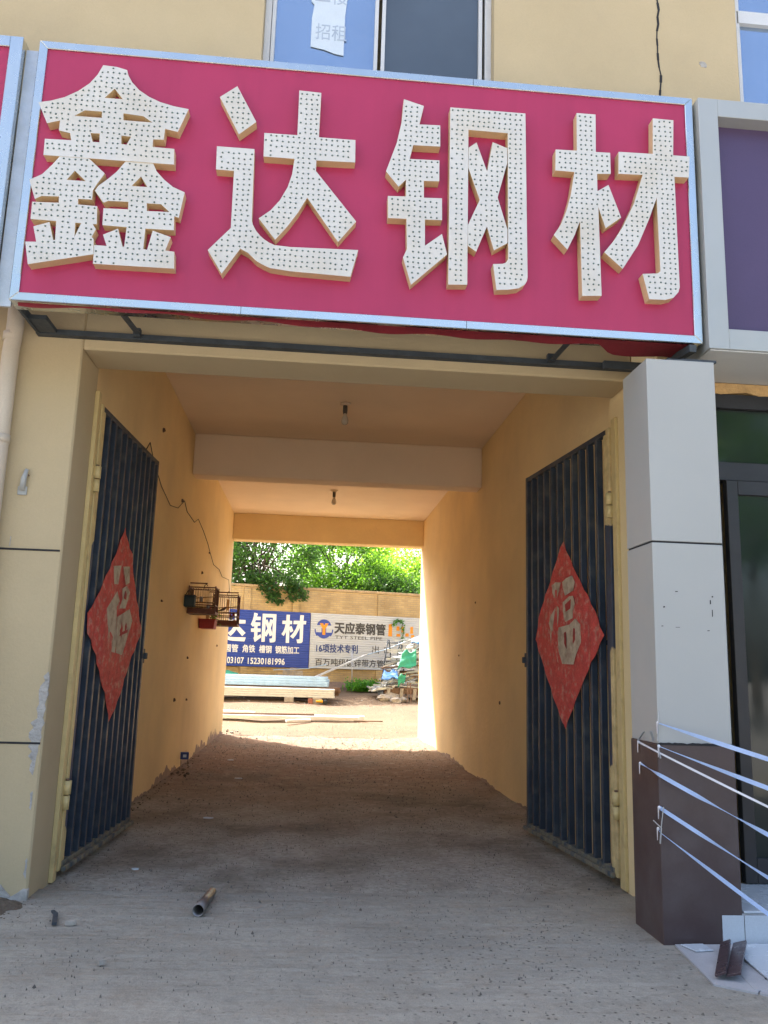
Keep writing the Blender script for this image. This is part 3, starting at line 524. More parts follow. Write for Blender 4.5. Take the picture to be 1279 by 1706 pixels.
def inside(pt, poly):
    x, y = pt; c = False; n = len(poly); j = n - 1
    for i in range(n):
        if (poly[i][1] > y) != (poly[j][1] > y) and x < (poly[j][0] - poly[i][0]) * (y - poly[i][1]) / (poly[j][1] - poly[i][1] + 1e-12) + poly[i][0]: c = not c
        j = i
    return c
def edist(pt, poly):
    best = 9; n = len(poly)
    for i in range(n):
        ax, ay = poly[i]; bx, by = poly[(i + 1) % n]; dx, dy = bx - ax, by - ay
        t = max(0, min(1, ((pt[0] - ax) * dx + (pt[1] - ay) * dy) / (dx * dx + dy * dy + 1e-12)))
        best = min(best, math.hypot(pt[0] - ax - t * dx, pt[1] - ay - t * dy))
    return best
def curve_letter(polys, yf, depth):
    """filled outline with holes, extruded; front cap first material, walls second"""
    cu = bpy.data.curves.new('tmp', 'CURVE'); cu.dimensions = '2D'; cu.fill_mode = 'BOTH'; cu.extrude = depth / 2
    for p in polys:
        s = cu.splines.new('POLY'); s.points.add(len(p) - 1)
        for k, (x, z) in enumerate(p): s.points[k].co = (x, z, 0, 1)
        s.use_cyclic_u = True
    ob = bpy.data.objects.new('tmp', cu); COL.objects.link(ob)
    me = bpy.data.meshes.new_from_object(ob.evaluated_get(bpy.context.evaluated_depsgraph_get()))
    bpy.data.objects.remove(ob, do_unlink=True); bpy.data.curves.remove(cu)
    n = len(me.vertices); co = np.zeros(n * 3, dtype=np.float32); me.vertices.foreach_get('co', co); co = co.reshape(-1, 3)
    v = [(float(a), yf + depth / 2 - float(c), float(b)) for a, b, c in co]; f = [tuple(p.vertices) for p in me.polygons]
    bpy.data.meshes.remove(me); return v, f
def make_letter(parts, label):
    mb = MB(); dots = MB(); dep = .076
    for k, polys in enumerate(parts):
        v, f = curve_letter(polys, 5.085 + .0025 * k, dep); mb.add(v, f)
        out = polys[0]; holes = polys[1:]
        xs_ = [p[0] for p in out]; zs_ = [p[1] for p in out]; st = .0375; z = min(zs_) + .012
        zi = 0
        while z < max(zs_):
            x = min(xs_) + .012 + (.0 if zi % 2 == 0 else .004)
            while x < max(xs_):
                q = (x + random.gauss(0, .0022), z + random.gauss(0, .0022))
                if random.random() > .012 and inside(q, out) and not any(inside(q, h) for h in holes) and edist(q, out) > .0125 and all(edist(q, h) > .0115 for h in holes):
                    hid = any(inside(q, parts[m_][0]) for m_ in range(k))
                    if not hid:
                        y = 5.085 + .0025 * k; r = .0072; kk = 6
                        ring = [(q[0] + r * math.cos(6.2832 * i / kk), y - .0008, q[1] + r * math.sin(6.2832 * i / kk)) for i in range(kk)]
                        rin = [(q[0] + r * .6 * math.cos(6.2832 * i / kk), y - .0055, q[1] + r * .6 * math.sin(6.2832 * i / kk)) for i in range(kk)]
                        dots.add(ring + rin, [tuple(range(kk, 2 * kk))] + [(i, (i + 1) % kk, kk + (i + 1) % kk, kk + i) for i in range(kk)])
                x += st
            z += st; zi += 1
    o = mb.build('letter', m_letter_side, sign); o.location = OFF
    me = o.data; me.materials.append(m_letter)
    for p in me.polygons:
        if abs(p.normal.y) > .9: p.material_index = 1
    o['label'] = label
    d = dots.build('bulb_dots', m_bulbdot, o); d['kind'] = 'stuff'
    return o
make_letter(GLY['xin'], 'triple-stacked white character at the left end of the sign')
make_letter(GLY['da'], 'second white character from the left on the sign')
make_letter(GLY['gang'], 'third white character from the left on the sign')
make_letter(GLY['cai'], 'white character at the right end of the sign')
# sheet-metal seams on the second character's long stroke
# ------------------------------------------------------------------ brackets and angle iron under the sign
rail = empty('steel_rail', (.15, 5.86, 3.88), 0, 'dark angle iron rail under the sign along the gateway lintel', 'rail')
RO = Vector((-.15, -5.86, -3.88))
def rp(name, mb, m=m_blackiron):
    o = mb.build(name, m, rail); o.location = RO; return o
rp('angle', MB().box(-2.08, 2.42, 5.85, 5.856, 3.862, 3.902).box(-2.08, 2.42, 5.856, 5.915, 3.862, 3.868))
for x in (-1.36, 1.72):
    rp('bracket', MB().bar((x, 5.30, 3.84), (x + .02, 5.86, 3.89), .045, .006).box(x - .02, x + .03, 5.80, 5.85, 3.87, 3.93))
rp('bracket', MB().box(-2.05, -1.93, 5.60, 5.84, 3.868, 3.90).box(-2.07, -2.05, 5.31, 5.84, 3.86, 3.92))
rp('bracket', MB().bar((2.52, 5.14, 3.76), (2.46, 5.85, 3.80), .05, .05).box(2.1, 2.44, 5.70, 5.74, 3.80, 3.86).box(2.42, 2.66, 5.10, 5.46, 3.646, 3.664))
# ------------------------------------------------------------------ neighbouring signs
ls = empty('shop_sign', (-3.4, 5.15, 3.8), 0, 'red shop sign in a mirror-bright steel frame at the left picture edge', 'sign')
lo = Vector((3.4, -5.15, -3.8))
for nm, mb, m in (('panel', MB().box(-4.75, -2.21, 5.165, 5.20, 3.86, 5.66), m_red),
                  ('frame_bar', MB().box(-2.215, -2.130, 5.146, 5.29, 3.80, 5.712), m_steel), ('frame_bar', MB().box(-4.8, -2.2155, 5.146, 5.29, 5.63, 5.712), m_steel),
                  ('frame_bar', MB().box(-4.8, -2.2155, 5.146, 5.29, 3.80, 3.88), m_steel), ('frame_bar', MB().box(-4.88, -4.8005, 5.146, 5.29, 3.80, 5.712), m_steel)):
    o = mb.build(nm, m, ls, .004); o.location = lo
o = MB().box(-2.124, -2.028, 5.21, 5.23, 3.78, 5.66).build('flashing', m_galv); o.location = (0, 0, 0)
tag(o, 'grey metal flashing strip in the gap beside the large magenta sign', 'flashing')
rs = empty('shop_sign', (4.0, 5.10, 3.75), 0, 'deep purple sign panel in a broad silver frame at the right', 'sign')
ro = Vector((-4.0, -5.10, -3.75))
for nm, mb, m in (('panel', MB().box(2.74, 7.4, 5.215, 5.24, 3.88, 5.56), m_purple),
                  ('frame_bar', MB().box(2.618, 2.762, 5.10, 5.70, 3.752, 5.67), m_silver), ('frame_bar', MB().box(2.7622, 7.4, 5.10, 5.70, 5.53, 5.669), m_silver),
                  ('frame_bar', MB().box(2.7622, 7.4, 5.10, 5.215, 3.752, 3.90), m_silver), ('frame_bar', MB().box(7.4, 7.54, 5.10, 5.70, 3.752, 5.67), m_silver),
                  ('soffit', MB().box(2.63, 7.5, 5.112, 5.71, 3.742, 3.751), m_soffit)):
    o = mb.build(nm, m, rs, .003); o.location = ro
# ------------------------------------------------------------------ white and brown clad column
col = empty('clad_column', (2.38, 5.26, 0), 0, 'column clad in white panels above a dark brown base, right of the gateway', 'column')
co_ = Vector((-2.38, -5.26, 0))
def cp(name, mb, m, bevel=.002):
    o = mb.build(name, m, col, bevel); o.location = co_; return o
cp('panel', MB().box(2.15, 2.619, 5.055, 5.475, 2.402, 3.631), m_acp, .003)
cp('panel', MB().box(2.15, 2.619, 5.055, 5.475, 1.143, 2.390), m_acp, .003)
cp('joint', MB().box(2.156, 2.613, 5.061, 5.46, 2.388, 2.404), m_joint, 0)
cp('base_panel', MB().box(2.140, 2.629, 5.045, 5.472, -.03, 1.143), m_brown, .004)
cp('cap', MB().box(2.30, 2.612, 5.062, 5.46, 3.6315, 3.643), m_blackiron, 0)
sc_ = MB()
for (x, z, w, h) in ((2.30, 2.08, .018, .006), (2.52, 2.02, .008, .03), (2.53, 1.95, .006, .05), (2.215, 1.98, .012, .01), (2.20, 1.86, .014, .005), (2.30, 1.855, .03, .003), (2.50, 1.84, .016, .005), (2.535, 2.055, .01, .01)):
    sc_.add([(x - w / 2, 5.0535, z - h / 2), (x + w / 2, 5.0535, z - h / 3), (x + w / 2.5, 5.0535, z + h / 2), (x - w / 2.2, 5.0535, z + h / 2.5)], [(0, 1, 2, 3)])
cp('scuff', sc_, m_joint, 0)
lip = MB(); n = 26
pt_ = [(2.142 + .485 * i / n, 1.1435 + abs(.006 * math.sin(i * 1.9)) + random.uniform(0, .006)) for i in range(n + 1)]
lip.slab(pt_ + [(2.627, 1.137), (2.142, 1.137)], 5.043, 5.052); cp('torn_sealant', lip, m_joint, 0)
# ------------------------------------------------------------------ the shop beside the gateway
shop = empty('shopfront', (3.6, 5.72, 0), 0, 'dark framed glass shopfront beyond the white column', 'shopfront')
sh = Vector((-3.6, -5.72, 0))
def shp(name, mb, m, parent=shop, bevel=.003):
    o = mb.build(name, m, parent, bevel)
    if parent is shop: o.location = sh
    return o
tb = [(2.80 + .1 * i, 3.655 + .012 * math.sin(i * 2.1) + random.uniform(-.01, .01)) for i in range(46)]
shp('timber_edge', MB().slab([(2.80, 3.738), (7.3, 3.738)] + tb[::-1], 5.705, 5.76), m_wood, bevel=0)
shp('transom', MB().box(2.80, 7.3, 5.71, 5.80, 3.545, 3.655), m_darkframe)
shp('transom', MB().box(2.80, 7.3, 5.705, 5.80, 2.985, 3.125), m_darkframe)
shp('pane', MB().box(2.80, 7.3, 5.75, 5.757, 3.125, 3.545), m_glass_dark)
shp('frame_post', MB().box(2.80, 2.965, 5.715, 5.80, .19, 2.985), m_blackiron)
dr = shp('door', MB().box(2.985, 3.07, 5.66, 5.72, .20, 2.975).box(3.07, 4.0, 5.66, 5.72, 2.87, 2.975).box(3.07, 4.0, 5.66, 5.72, .20, .36).box(4.0, 4.09, 5.66, 5.72, .20, 2.975), m_darkframe)
shp('pane', MB().box(3.068, 4.002, 5.685, 5.692, .355, 2.875), m_glass_dark, dr)
shp('handle', MB().tube([(3.93, 5.655, 1.0), (3.93, 5.60, 1.0), (3.93, 5.60, 1.45), (3.93, 5.655, 1.45)], .014, 8), m_galv, dr)
shp('pane', MB().box(4.1, 7.3, 5.74, 5.747, .36, 2.985), m_glass_dark)
shp('sill', MB().box(4.1, 7.3, 5.71, 5.80, .19, .36), m_darkframe)
# step and tiles before the shop door
st = empty('door_step', (3.4, 5.38, 0), 0, 'pale tiled step in front of the dark shop door', 'step')
so_ = Vector((-3.4, -5.38, 0))
for nm, mb, m, bv in (('riser', MB().box(2.495, 4.6, 5.046, 5.72, -.03, .180), m_stepstone, .004),):
    o = mb.build(nm, m, st, bv); o.location = so_
for i, (a, b) in enumerate(((2.637, 3.06), (3.064, 3.56), (3.564, 4.06), (4.064, 4.6))):
    o = MB().box(a, b, 5.04, 5.70, .182, .194).build('tread_tile', m_tile, st, .002); o.location = so_
o = MB().box(2.50, 2.634, 5.04, 5.044, .01, .17).build('riser_tile', m_tile, st, .001); o.location = so_
o = MB().box(2.638, 3.06, 5.037, 5.044, .01, .17).build('riser_tile', m_tile, st, .001); o.location = so_
# floor tiles on the ground in front of the step
pv = empty('tiled_strip', (2.6, 4.6, 0), 0, 'strip of pale floor tiles before the shop step at lower right', 'tiles')
po = Vector((-2.6, -4.6, 0))
for poly in ([(2.20, 5.03), (2.50, 5.03), (2.62, 4.72), (2.30, 4.30), (2.13, 4.42)], [(2.504, 5.03), (3.1, 5.03), (3.1, 4.72), (2.626, 4.72)], [(2.625, 4.715), (3.1, 4.715), (3.1, 4.16), (2.46, 4.16), (2.31, 4.30)]):
    o = MB().prism(poly, -.02, .014 + random.uniform(0, .003)).build('floor_tile', m_stepstone, pv, .001); o.location = po
def loose(name, pts, z, h, m, label, cat):
    return tag(MB().prism(pts, z, z + h).build(name, m, None, .002), label, cat)
loose('loose_tile', [(2.22, 5.0), (2.36, 5.01), (2.37, 4.90), (2.26, 4.885)], .018, .008, m_tile, 'small broken pale tile piece at the foot of the brown column base', 'tile')
loose('loose_tile', [(2.47, 4.74), (2.58, 5.0), (2.9, 5.0), (2.9, 4.40), (2.44, 4.42)], .019, .010, m_tile, 'large pale glazed tile lying at the lower right picture edge', 'tile')
loose('stone_block', [(2.36, 4.68), (2.46, 4.73), (2.43, 4.40), (2.9, 4.38), (2.9, 4.26), (2.30, 4.33)], .0, .018, m_stepstone, 'flat grey stone under the large pale tile at lower right', 'stone')
def slat(a, b, w, th, m, label, lean):
    a = Vector(a); b = Vector(b); d = (b - a).normalized(); u = Vector((d.y, -d.x, 0)).normalized(); n = u.cross(d); u = (u * math.cos(lean) + n * math.sin(lean)); n = d.cross(u)
    v = [p + u * (sx * w / 2) + n * (sy * th / 2) for p in (a, b) for sx, sy in ((-1, -1), (1, -1), (1, 1), (-1, 1))]
    mb = MB(); mb.add(v, [(0, 1, 2, 3)[::-1], (4, 5, 6, 7), (0, 1, 5, 4), (1, 2, 6, 5), (2, 3, 7, 6), (3, 0, 4, 7)])
    return tag(mb.build('tile_strip', m, None, .001), label, 'tile strip')
slat((2.19, 4.46, .045), (2.46, 4.93, .06), .06, .012, m_browntile, 'dark brown tile strip leaning on the ground, nearer the column', .45)
slat((2.25, 4.44, .05), (2.53, 4.90, .065), .075, .012, m_browntile, 'dark brown tile strip lying behind its narrower twin at lower right', .35)
# ------------------------------------------------------------------ plastic strips tied round the column
E1 = 3.55
def strip(pts, w, m, label, twist):
    P = [Vector(p) for p in pts]
    q = P[-1]; p = P[-2]; P[-1] = p + (q - p) * ((E1 - p.x) / (q.x - p.x))        # on to the post beyond the picture
    seg = [(P[i + 1] - P[i]).length for i in range(len(P) - 1)]; tot = sum(seg); mb = MB(); n = 90
    def at(u):
        d = u * tot
        for i, L in enumerate(seg):
            if d <= L or i == len(seg) - 1:
                k = d / L; sag = -.012 * 4 * k * (1 - k) if i == len(seg) - 1 else 0
                return P[i].lerp(P[i + 1], k) + Vector((0, 0, sag))
            d -= L
    def fn(u, v):
        t = twist[0] + twist[1] * math.sin(u * twist[2] * 2.6 + twist[3])
        side = Vector((.10 * math.sin(t), -.55 * math.sin(t), 1)).normalized()
        return at(u) + side * (v - .5) * w * (.12 + .88 * abs(math.cos(t)))
    mb.grid(fn, n, 1, False)
    o = mb.build('plastic_strip', m)
    so = o.modifiers.new('t', 'SOLIDIFY'); so.thickness = .0012
    k = MB(); c = P[0] + Vector((-.002, -.004, 0))
    k.ball(c, .011, 8, 5, (.8, 1, 1)); k.add([c + Vector(q) for q in ((-.006, -.012, 0), (-.006, .008, 0), (-.012, -.02, -.06), (-.010, -.005, -.066))], [(0, 1, 3, 2)])
    k.build('knot', m_ribbon_w, o)
    return tag(o, label, 'strip', 'plastic strips tied to the column')
for pts, w, m, label, tw in (
    (((2.146, 5.046, 1.268), (2.65, 4.70, 1.11)), .027, m_ribbon, 'topmost pale blue strip, crossing the white panel of the column', (.8, .8, 3.4, 2.2)),
    (((2.146, 5.038, 1.130), (2.64, 4.70, .95)), .027, m_ribbon, 'second pale blue strip, tied at the corner where brown base meets white panel', (.8, .8, 3.0, 1.6)),
    (((2.135, 5.33, 1.13), (2.132, 5.036, 1.098), (2.63, 4.70, .85)), .014, m_ribbon_w, 'thin whitish strip tied at the rear top edge of the brown base', (.3, .4, 5, 0)),
    (((2.135, 5.31, 1.00), (2.132, 5.036, .968), (2.62, 4.70, .70)), .027, m_ribbon, 'pale blue strip tied below the top edge of the brown base side', (.75, .82, 9, .2)),
    (((2.134, 5.036, .775), (2.61, 4.70, .47)), .026, m_ribbon, 'pale blue strip tied half way up the brown base', (.7, .7, 7, 3.4)),
    (((2.134, 5.06, .65), (2.130, 5.034, .635), (2.60, 4.70, .28)), .027, m_ribbon, 'lowest pale blue strip on the brown base', (.8, .8, 4.2, 1.5))):
    strip(pts, w, m, label, tw)
pp = tag(MB().tube([(E1 + .02, 4.02, -.05), (E1 + .02, 4.02, 1.2)], .024, 10).build('steel_post', m_galv), 'thin steel post holding the plastic strips, beyond the right edge', 'post')
tw_ = empty('tie_ends', (2.14, 5.04, 1.0), 0, 'frayed grey tie ends bunched at the corner of the brown column base', 'ties')
for q in (((2.14, 5.04, 1.16), (2.15, 5.03, 1.34)), ((2.12, 5.05, 1.16), (2.09, 5.02, 1.22)), ((2.15, 5.03, 1.06), (2.14, 5.04, 1.14)), ((2.12, 5.30, 1.14), (2.14, 5.25, 1.20)), ((2.14, 5.03, .66), (2.155, 5.02, .78)), ((2.10, 5.05, .70), (2.14, 5.03, .66)), ((2.13, 5.03, .57), (2.14, 5.03, .66))):
    o = MB().bar(q[0], q[1], .014, .004).build('tie_end', m_galv, tw_); o.location = (-2.14, -5.04, -1.0)
# ================================================================== GATES
DIA = {"DL":[[[0.874,2.702],[0.952,2.615],[1.15,2.499],[1.285,2.266],[1.488,2.032],[1.632,1.856],[1.614,1.774],[1.415,1.587],[1.238,1.379],[1.065,1.203],[0.883,1.038],[0.74,1.226],[0.54,1.399],[0.359,1.584],[0.115,1.748],[0.066,1.896],[0.318,2.088],[0.521,2.29],[0.7,2.512]],[[0.613,2.327],[0.803,2.355],[0.781,2.188],[0.658,2.181]],[[0.879,2.354],[1.105,2.381],[1.11,2.237],[0.983,2.203]],[[0.781,2.13],[0.86,2.052],[0.778,1.962],[0.781,1.775],[0.866,1.674],[0.831,1.611],[0.758,1.62],[0.633,1.749],[0.518,1.965]],[[0.919,2.164],[1.022,2.201],[1.137,2.151],[1.102,2.071],[1.064,2.003],[0.897,1.991],[0.951,2.059]],[[0.829,1.913],[1.163,2.004],[1.294,1.907],[1.17,1.725],[1.095,1.594],[0.903,1.612],[0.859,1.778]]],"DR":[[[0.947,2.737],[0.828,2.6],[0.714,2.479],[0.497,2.259],[0.294,2.064],[0.126,1.863],[0.24,1.752],[0.429,1.588],[0.627,1.397],[0.835,1.177],[0.942,1.074],[1.019,1.156],[1.264,1.409],[1.364,1.516],[1.527,1.75],[1.636,1.867],[1.489,2.16],[1.302,2.352],[1.121,2.559]],[[1.19,2.353],[1.125,2.378],[0.985,2.362],[1.029,2.272],[1.101,2.201],[1.18,2.285]],[[0.957,2.364],[0.848,2.386],[0.717,2.399],[0.663,2.336],[0.696,2.266],[0.88,2.233],[0.945,2.309]],[[0.949,2.179],[0.801,2.222],[0.71,2.22],[0.674,2.149],[0.74,2.091],[0.742,2.029],[0.9,2.0],[0.952,2.094]],[[1.088,2.162],[1.014,2.13],[1.051,2.002],[1.109,1.907],[1.154,1.81],[1.074,1.642],[1.129,1.68],[1.242,1.746],[1.209,1.888],[1.304,1.98],[1.205,2.075]],[[1.038,1.958],[0.809,1.975],[0.679,2.02],[0.569,1.959],[0.562,1.817],[0.665,1.708],[0.718,1.627],[0.979,1.632],[1.058,1.744],[1.082,1.873]]],"HR":[[[0.873,2.153],[0.761,2.197],[0.782,2.115],[0.862,2.088]],[[0.956,1.901],[0.875,1.914],[0.896,1.846],[0.864,1.762],[0.95,1.827]],[[0.749,1.946],[0.678,1.933],[0.676,1.84],[0.781,1.755],[0.726,1.842]]],"HL":[[[0.95,1.92],[1.016,1.827],[0.99,1.741],[0.931,1.834]],[[1.069,1.943],[1.135,1.844],[1.1,1.755],[1.047,1.85]],[[0.976,2.153],[1.047,2.127],[1.024,2.076],[0.96,2.084]],[[0.912,1.775],[1.165,1.823],[1.158,1.796],[0.913,1.749]]]}
m_stile_L = two_paint('stile_paint_left', CREAM, (.03, .05, .11), 'Z', .35, 2.35, .14, 3.)
m_stile_R = two_paint('stile_paint_right', CREAM, (.025, .04, .07), 'Z', .85, 2.75, .14, 3.)
m_stile_H = two_paint('hinge_stile_paint_right', CREAM, (.025, .04, .07), 'Z', 1.75, 2.75, .10, 2.5)
m_bar_fade = two_paint('bar_paint_with_brush_marks', (.022, .045, .085), (.024, .040, .070), 'Z', -1, .6, .1, 5.)
def gate(hinge, far, side, label, dl, holes, latch_z, hz, m_stile, z0, z1):
    hx, hy = hinge; dx, dy = far[0] - hx, far[1] - hy; Lg = math.hypot(dx, dy); ang = math.atan2(dy, dx)
    g = empty('gate_leaf', (hx, hy, 0), ang, label, 'gate')
    s = -1 if side == 'L' else 1              # local y of the side towards the passage: left leaf -> -y, right leaf -> +y
    w = .042
    def pb(name, b, m, bev=.004, parent=g): return MB().box(*b).build(name, m, parent, bev)
    pb('hinge_stile', (.0, .055, -.024, .024, z0, z1), m_cream_metal if side == 'L' else m_stile_H)
    pb('inner_stile', (.062, .112, -.02, .02, z0 + .03, z1 - .03), m_stile)
    pb('free_stile', (Lg - .05, Lg, -.022, .022, z0, z1), m_blue_gate)
    pb('top_rail', (.055, Lg - .05, -.021, .021, z1 - .05, z1 - .002), m_blue_gate)
    pb('bottom_rail', (.055, Lg - .05, -.028, .028, z0, z0 + .06), m_dusty)
    pb('bottom_angle', (.03, Lg - .01, min(s * .03, s * .06), max(s * .03, s * .06), z0 - .006, z0 + .03), m_dusty)
    nb = 10; a0 = .112; pitch = (Lg - .05 - a0) / (nb + .55)
    me = MB().box(-.020, .020, -.027, .027, z0 + .058, z1 - .049).build('bar', m_blue_gate, g, .003)
    for i in range(nb):
        o = me if i == 0 else me.copy()
        if i: COL.objects.link(o)
        o.location = (a0 + pitch * (i + .75) + random.uniform(-.004, .004), 0, 0)
    # backing strips: two flat rails that the bars are welded to
    for z in (z0 + (z1 - z0) * .5,): pb('flat_rail', (.11, Lg - .05, -s * .031 - .003, -s * .031 + .003, z - .02, z + .02), m_blue_gate, 0)
    for z in hz:
        h = MB().tube([(-.02, s * .036, z - .10), (-.02, s * .036, z - .004)], .026, 12).build('hinge', m_cream_metal, g)
        MB().tube([(-.02, s * .036, z + .004), (-.02, s * .036, z + .10)], .030, 12).build('knuckle', m_cream_metal, h)
        MB().box(-.05, .04, s * .012 - .004, s * .012 + .004, z - .07, z + .07).build('hinge_plate', m_rust, h)
        MB().tube([(-.02, s * .036, z + .10), (-.02, s * .036, z + .113)], .014, 8).build('pin', m_rust, h)
    lt = MB().box(Lg, Lg + .055, -.02, .02, latch_z - .07, latch_z + .07).box(Lg + .01, Lg + .045, s * .02, s * .05, latch_z - .03, latch_z + .03).build('latch', m_blackiron, g, .004)
    # the diamond of red paper, slightly rumpled, pasted over the bars
    d0 = dl[0]; cx = sum(p[0] for p in d0) / len(d0); cz = sum(p[1] for p in d0) / len(d0)
    def rip(p, k): return p
    fu = empty('paper_diamond', (0, 0, 0), 0)
    def paper(name, poly, y, m, parent, th=.002, sub=0):
        bm = bmesh.new(); n = len(poly)
        vs = [bm.verts.new((p[0], y, p[1])) for p in poly]; f = bm.faces.new(vs)
        if sub:
            bmesh.ops.subdivide_edges(bm, edges=list(bm.edges), cuts=2)
            bmesh.ops.triangulate(bm, faces=list(bm.faces))
            for _ in range(2): bmesh.ops.subdivide_edges(bm, edges=[e for e in bm.edges if e.calc_length() > .12], cuts=1, use_grid_fill=True); bmesh.ops.triangulate(bm, faces=list(bm.faces))
        else: bmesh.ops.triangulate(bm, faces=list(bm.faces))
        for v in bm.verts:
            x, z = v.co.x, v.co.z
            v.co.y += s * (.005 * math.sin(x * 2 * math.pi / pitch + 1) + .004 * math.sin(z * 7 + x * 5))
            if name == 'paper':
                r = random.Random(int(x * 977) + int(z * 733)); e = .006
                v.co.x += r.uniform(-e, e); v.co.z += r.uniform(-e, e)
        bmesh.ops.recalc_face_normals(bm, faces=list(bm.faces))
        me = bpy.data.meshes.new(name); bm.to_mesh(me); bm.free(); me.materials.append(m)
        o = bpy.data.objects.new(name, me); COL.objects.link(o); o.parent = parent
        so = o.modifiers.new('t', 'SOLIDIFY'); so.thickness = th; so.offset = 0
        return o
    fu.parent = None; fu.location = (hx, hy, 0); fu.rotation_euler = (0, 0, ang)
    paper('paper', d0, s * .036, m_fu_red, fu, .002, 1)
    for p in dl[1:]: paper('gold_stroke', p, s * .040, m_fu_gold, fu, .002)
    for p in holes: paper('stroke_gap', p, s * .044, m_red_ink, fu, .002)
    tag(fu, 'red paper diamond with a worn gold blessing character on the %s gate leaf' % ('left' if side == 'L' else 'right'), 'paper diamond', 'blessing papers on the gate leaves')
    return g, Lg, ang, s
gL, *_ = gate((-1.745, 6.47), (-1.63, 8.35), 'L', 'navy barred steel gate leaf folded back against the left passage wall', DIA['DL'], DIA['HL'], 1.60, (2.93, .58), m_stile_L, .05, 3.55)
gR, *_ = gate((2.39, 6.37), (2.20, 8.30), 'R', 'navy barred steel gate leaf folded back against the right passage wall', DIA['DR'], DIA['HR'], 1.67, (2.89, .58), m_stile_R, .06, 3.55)
# jamb posts the leaves hang on
tag(MB().box(-1.757, -1.725, 6.36, 6.44, 0, 3.62).build('gate_jamb', m_cream_metal, None, .003), 'cream steel jamb post on the inner face of the left pier', 'jamb')
tag(MB().box(2.372, 2.399, 6.24, 6.33, 0, 3.60).build('gate_jamb', m_cream_metal, None, .003), 'cream steel jamb post behind the white column', 'jamb')
# ------------------------------------------------------------------ lamps, wire, drain pipe, bracket
def bulb(x, y, label, sc=1.):
    b = empty('light_bulb', (x, y, ZC), 0, label, 'light bulb', 'bare bulbs on the passage ceiling')
    MB().tube([(0, 0, 0), (0, 0, -.02), (0, 0, -.03)], [.075, .07, .04], 14).build('ceiling_rose', m_ceil, b)
    MB().tube([(0, 0, -.025), (0, 0, -.10), (0, 0, -.14)], [.03, .032, .028], 12).build('socket', m_brass, b)
    mb = MB(); prof = [(.018, -.135), (.022, -.16), (.038, -.195), (.048, -.235), (.045, -.265), (.028, -.288), (.005, -.295)]
    mb.tube([(0, 0, z) for r, z in prof], [r for r, z in prof], 14); mb.build('glass', m_bulb, b)
bulb(.33, 10.55, 'bare bulb on the ceiling in front of the middle beam')
bulb(.35, 16.1, 'bare bulb on the ceiling behind the middle beam')
wp = [(-1.5, 8.2, 3.60), (-1.84, 8.7, 3.72), (-1.86, 9.05, 3.93), (-1.86, 9.3, 3.80), (-1.86, 9.9, 3.62), (-1.86, 10.6, 3.52), (-1.86, 11.2, 3.60), (-1.86, 11.7, 3.80), (-1.86, 12.0, 3.70), (-1.86, 12.8, 3.68), (-1.86, 13.2, 3.80), (-1.86, 13.9, 3.72), (-1.86, 14.6, 3.60), (-1.86, 14.9, 3.52), (-1.86, 15.6, 3.36), (-1.86, 16.6, 3.38), (-1.86, 17.2, 3.30), (-1.86, 18.6, 3.38), (-1.86, 18.85, 3.20), (-1.86, 18.85, 2.95)]
wr = empty('wall_cable', (-1.86, 13, 3.6), 0, 'thin black cable looping along the left passage wall', 'cable')
o = MB().tube(wp[1:], .0055, 6).build('cable', m_cord, wr); o.location = (1.86, -13, -3.6)
o = MB().box(-1.885, -1.84, 18.78, 18.92, 2.72, 2.96).build('switch_box', m_wood, wr, .004); o.location = (1.86, -13, -3.6)
dp = empty('drain_pipe', (-2.21, 5.84, 0), 0, 'cream plastic drain pipe down the far left of the front wall', 'drain pipe')
o = MB().tube([(-2.21, 5.80, 4.6), (-2.21, 5.80, 4.0), (-2.215, 5.82, 3.92), (-2.225, 5.84, 3.84), (-2.235, 5.845, 3.7), (-2.235, 5.845, 0.1)], .058, 18).build('pipe', m_pipe, dp); o.location = (2.21, -5.84, 0)
for z in (3.82, 3.06, 1.6):
    o = MB().tube([(-2.235, 5.845, z - .03), (-2.235, 5.845, z + .03)], .064, 18).box(-2.25, -2.22, 5.84, 5.921, z - .015, z + .015).build('collar', m_pipe, dp); o.location = (2.21, -5.84, 0)
br = empty('wall_bracket', (-2.07, 5.92, 2.76), 0, 'broken white bracket on the left pier beside the drain pipe', 'bracket')
MB().box(-.032, .032, -.016, -.001, -.085, -.02).build('plate', m_acp, br, .006)
MB().tube([(0, -.012, -.05), (.008, -.03, .03), (.022, -.025, .10)], [.024, .02, .013], 8).build('arm', m_acp, br)
MB().tube([(.03, -.001, .06), (.034, -.02, .06)], .006, 6).build('screw', m_rust, br)
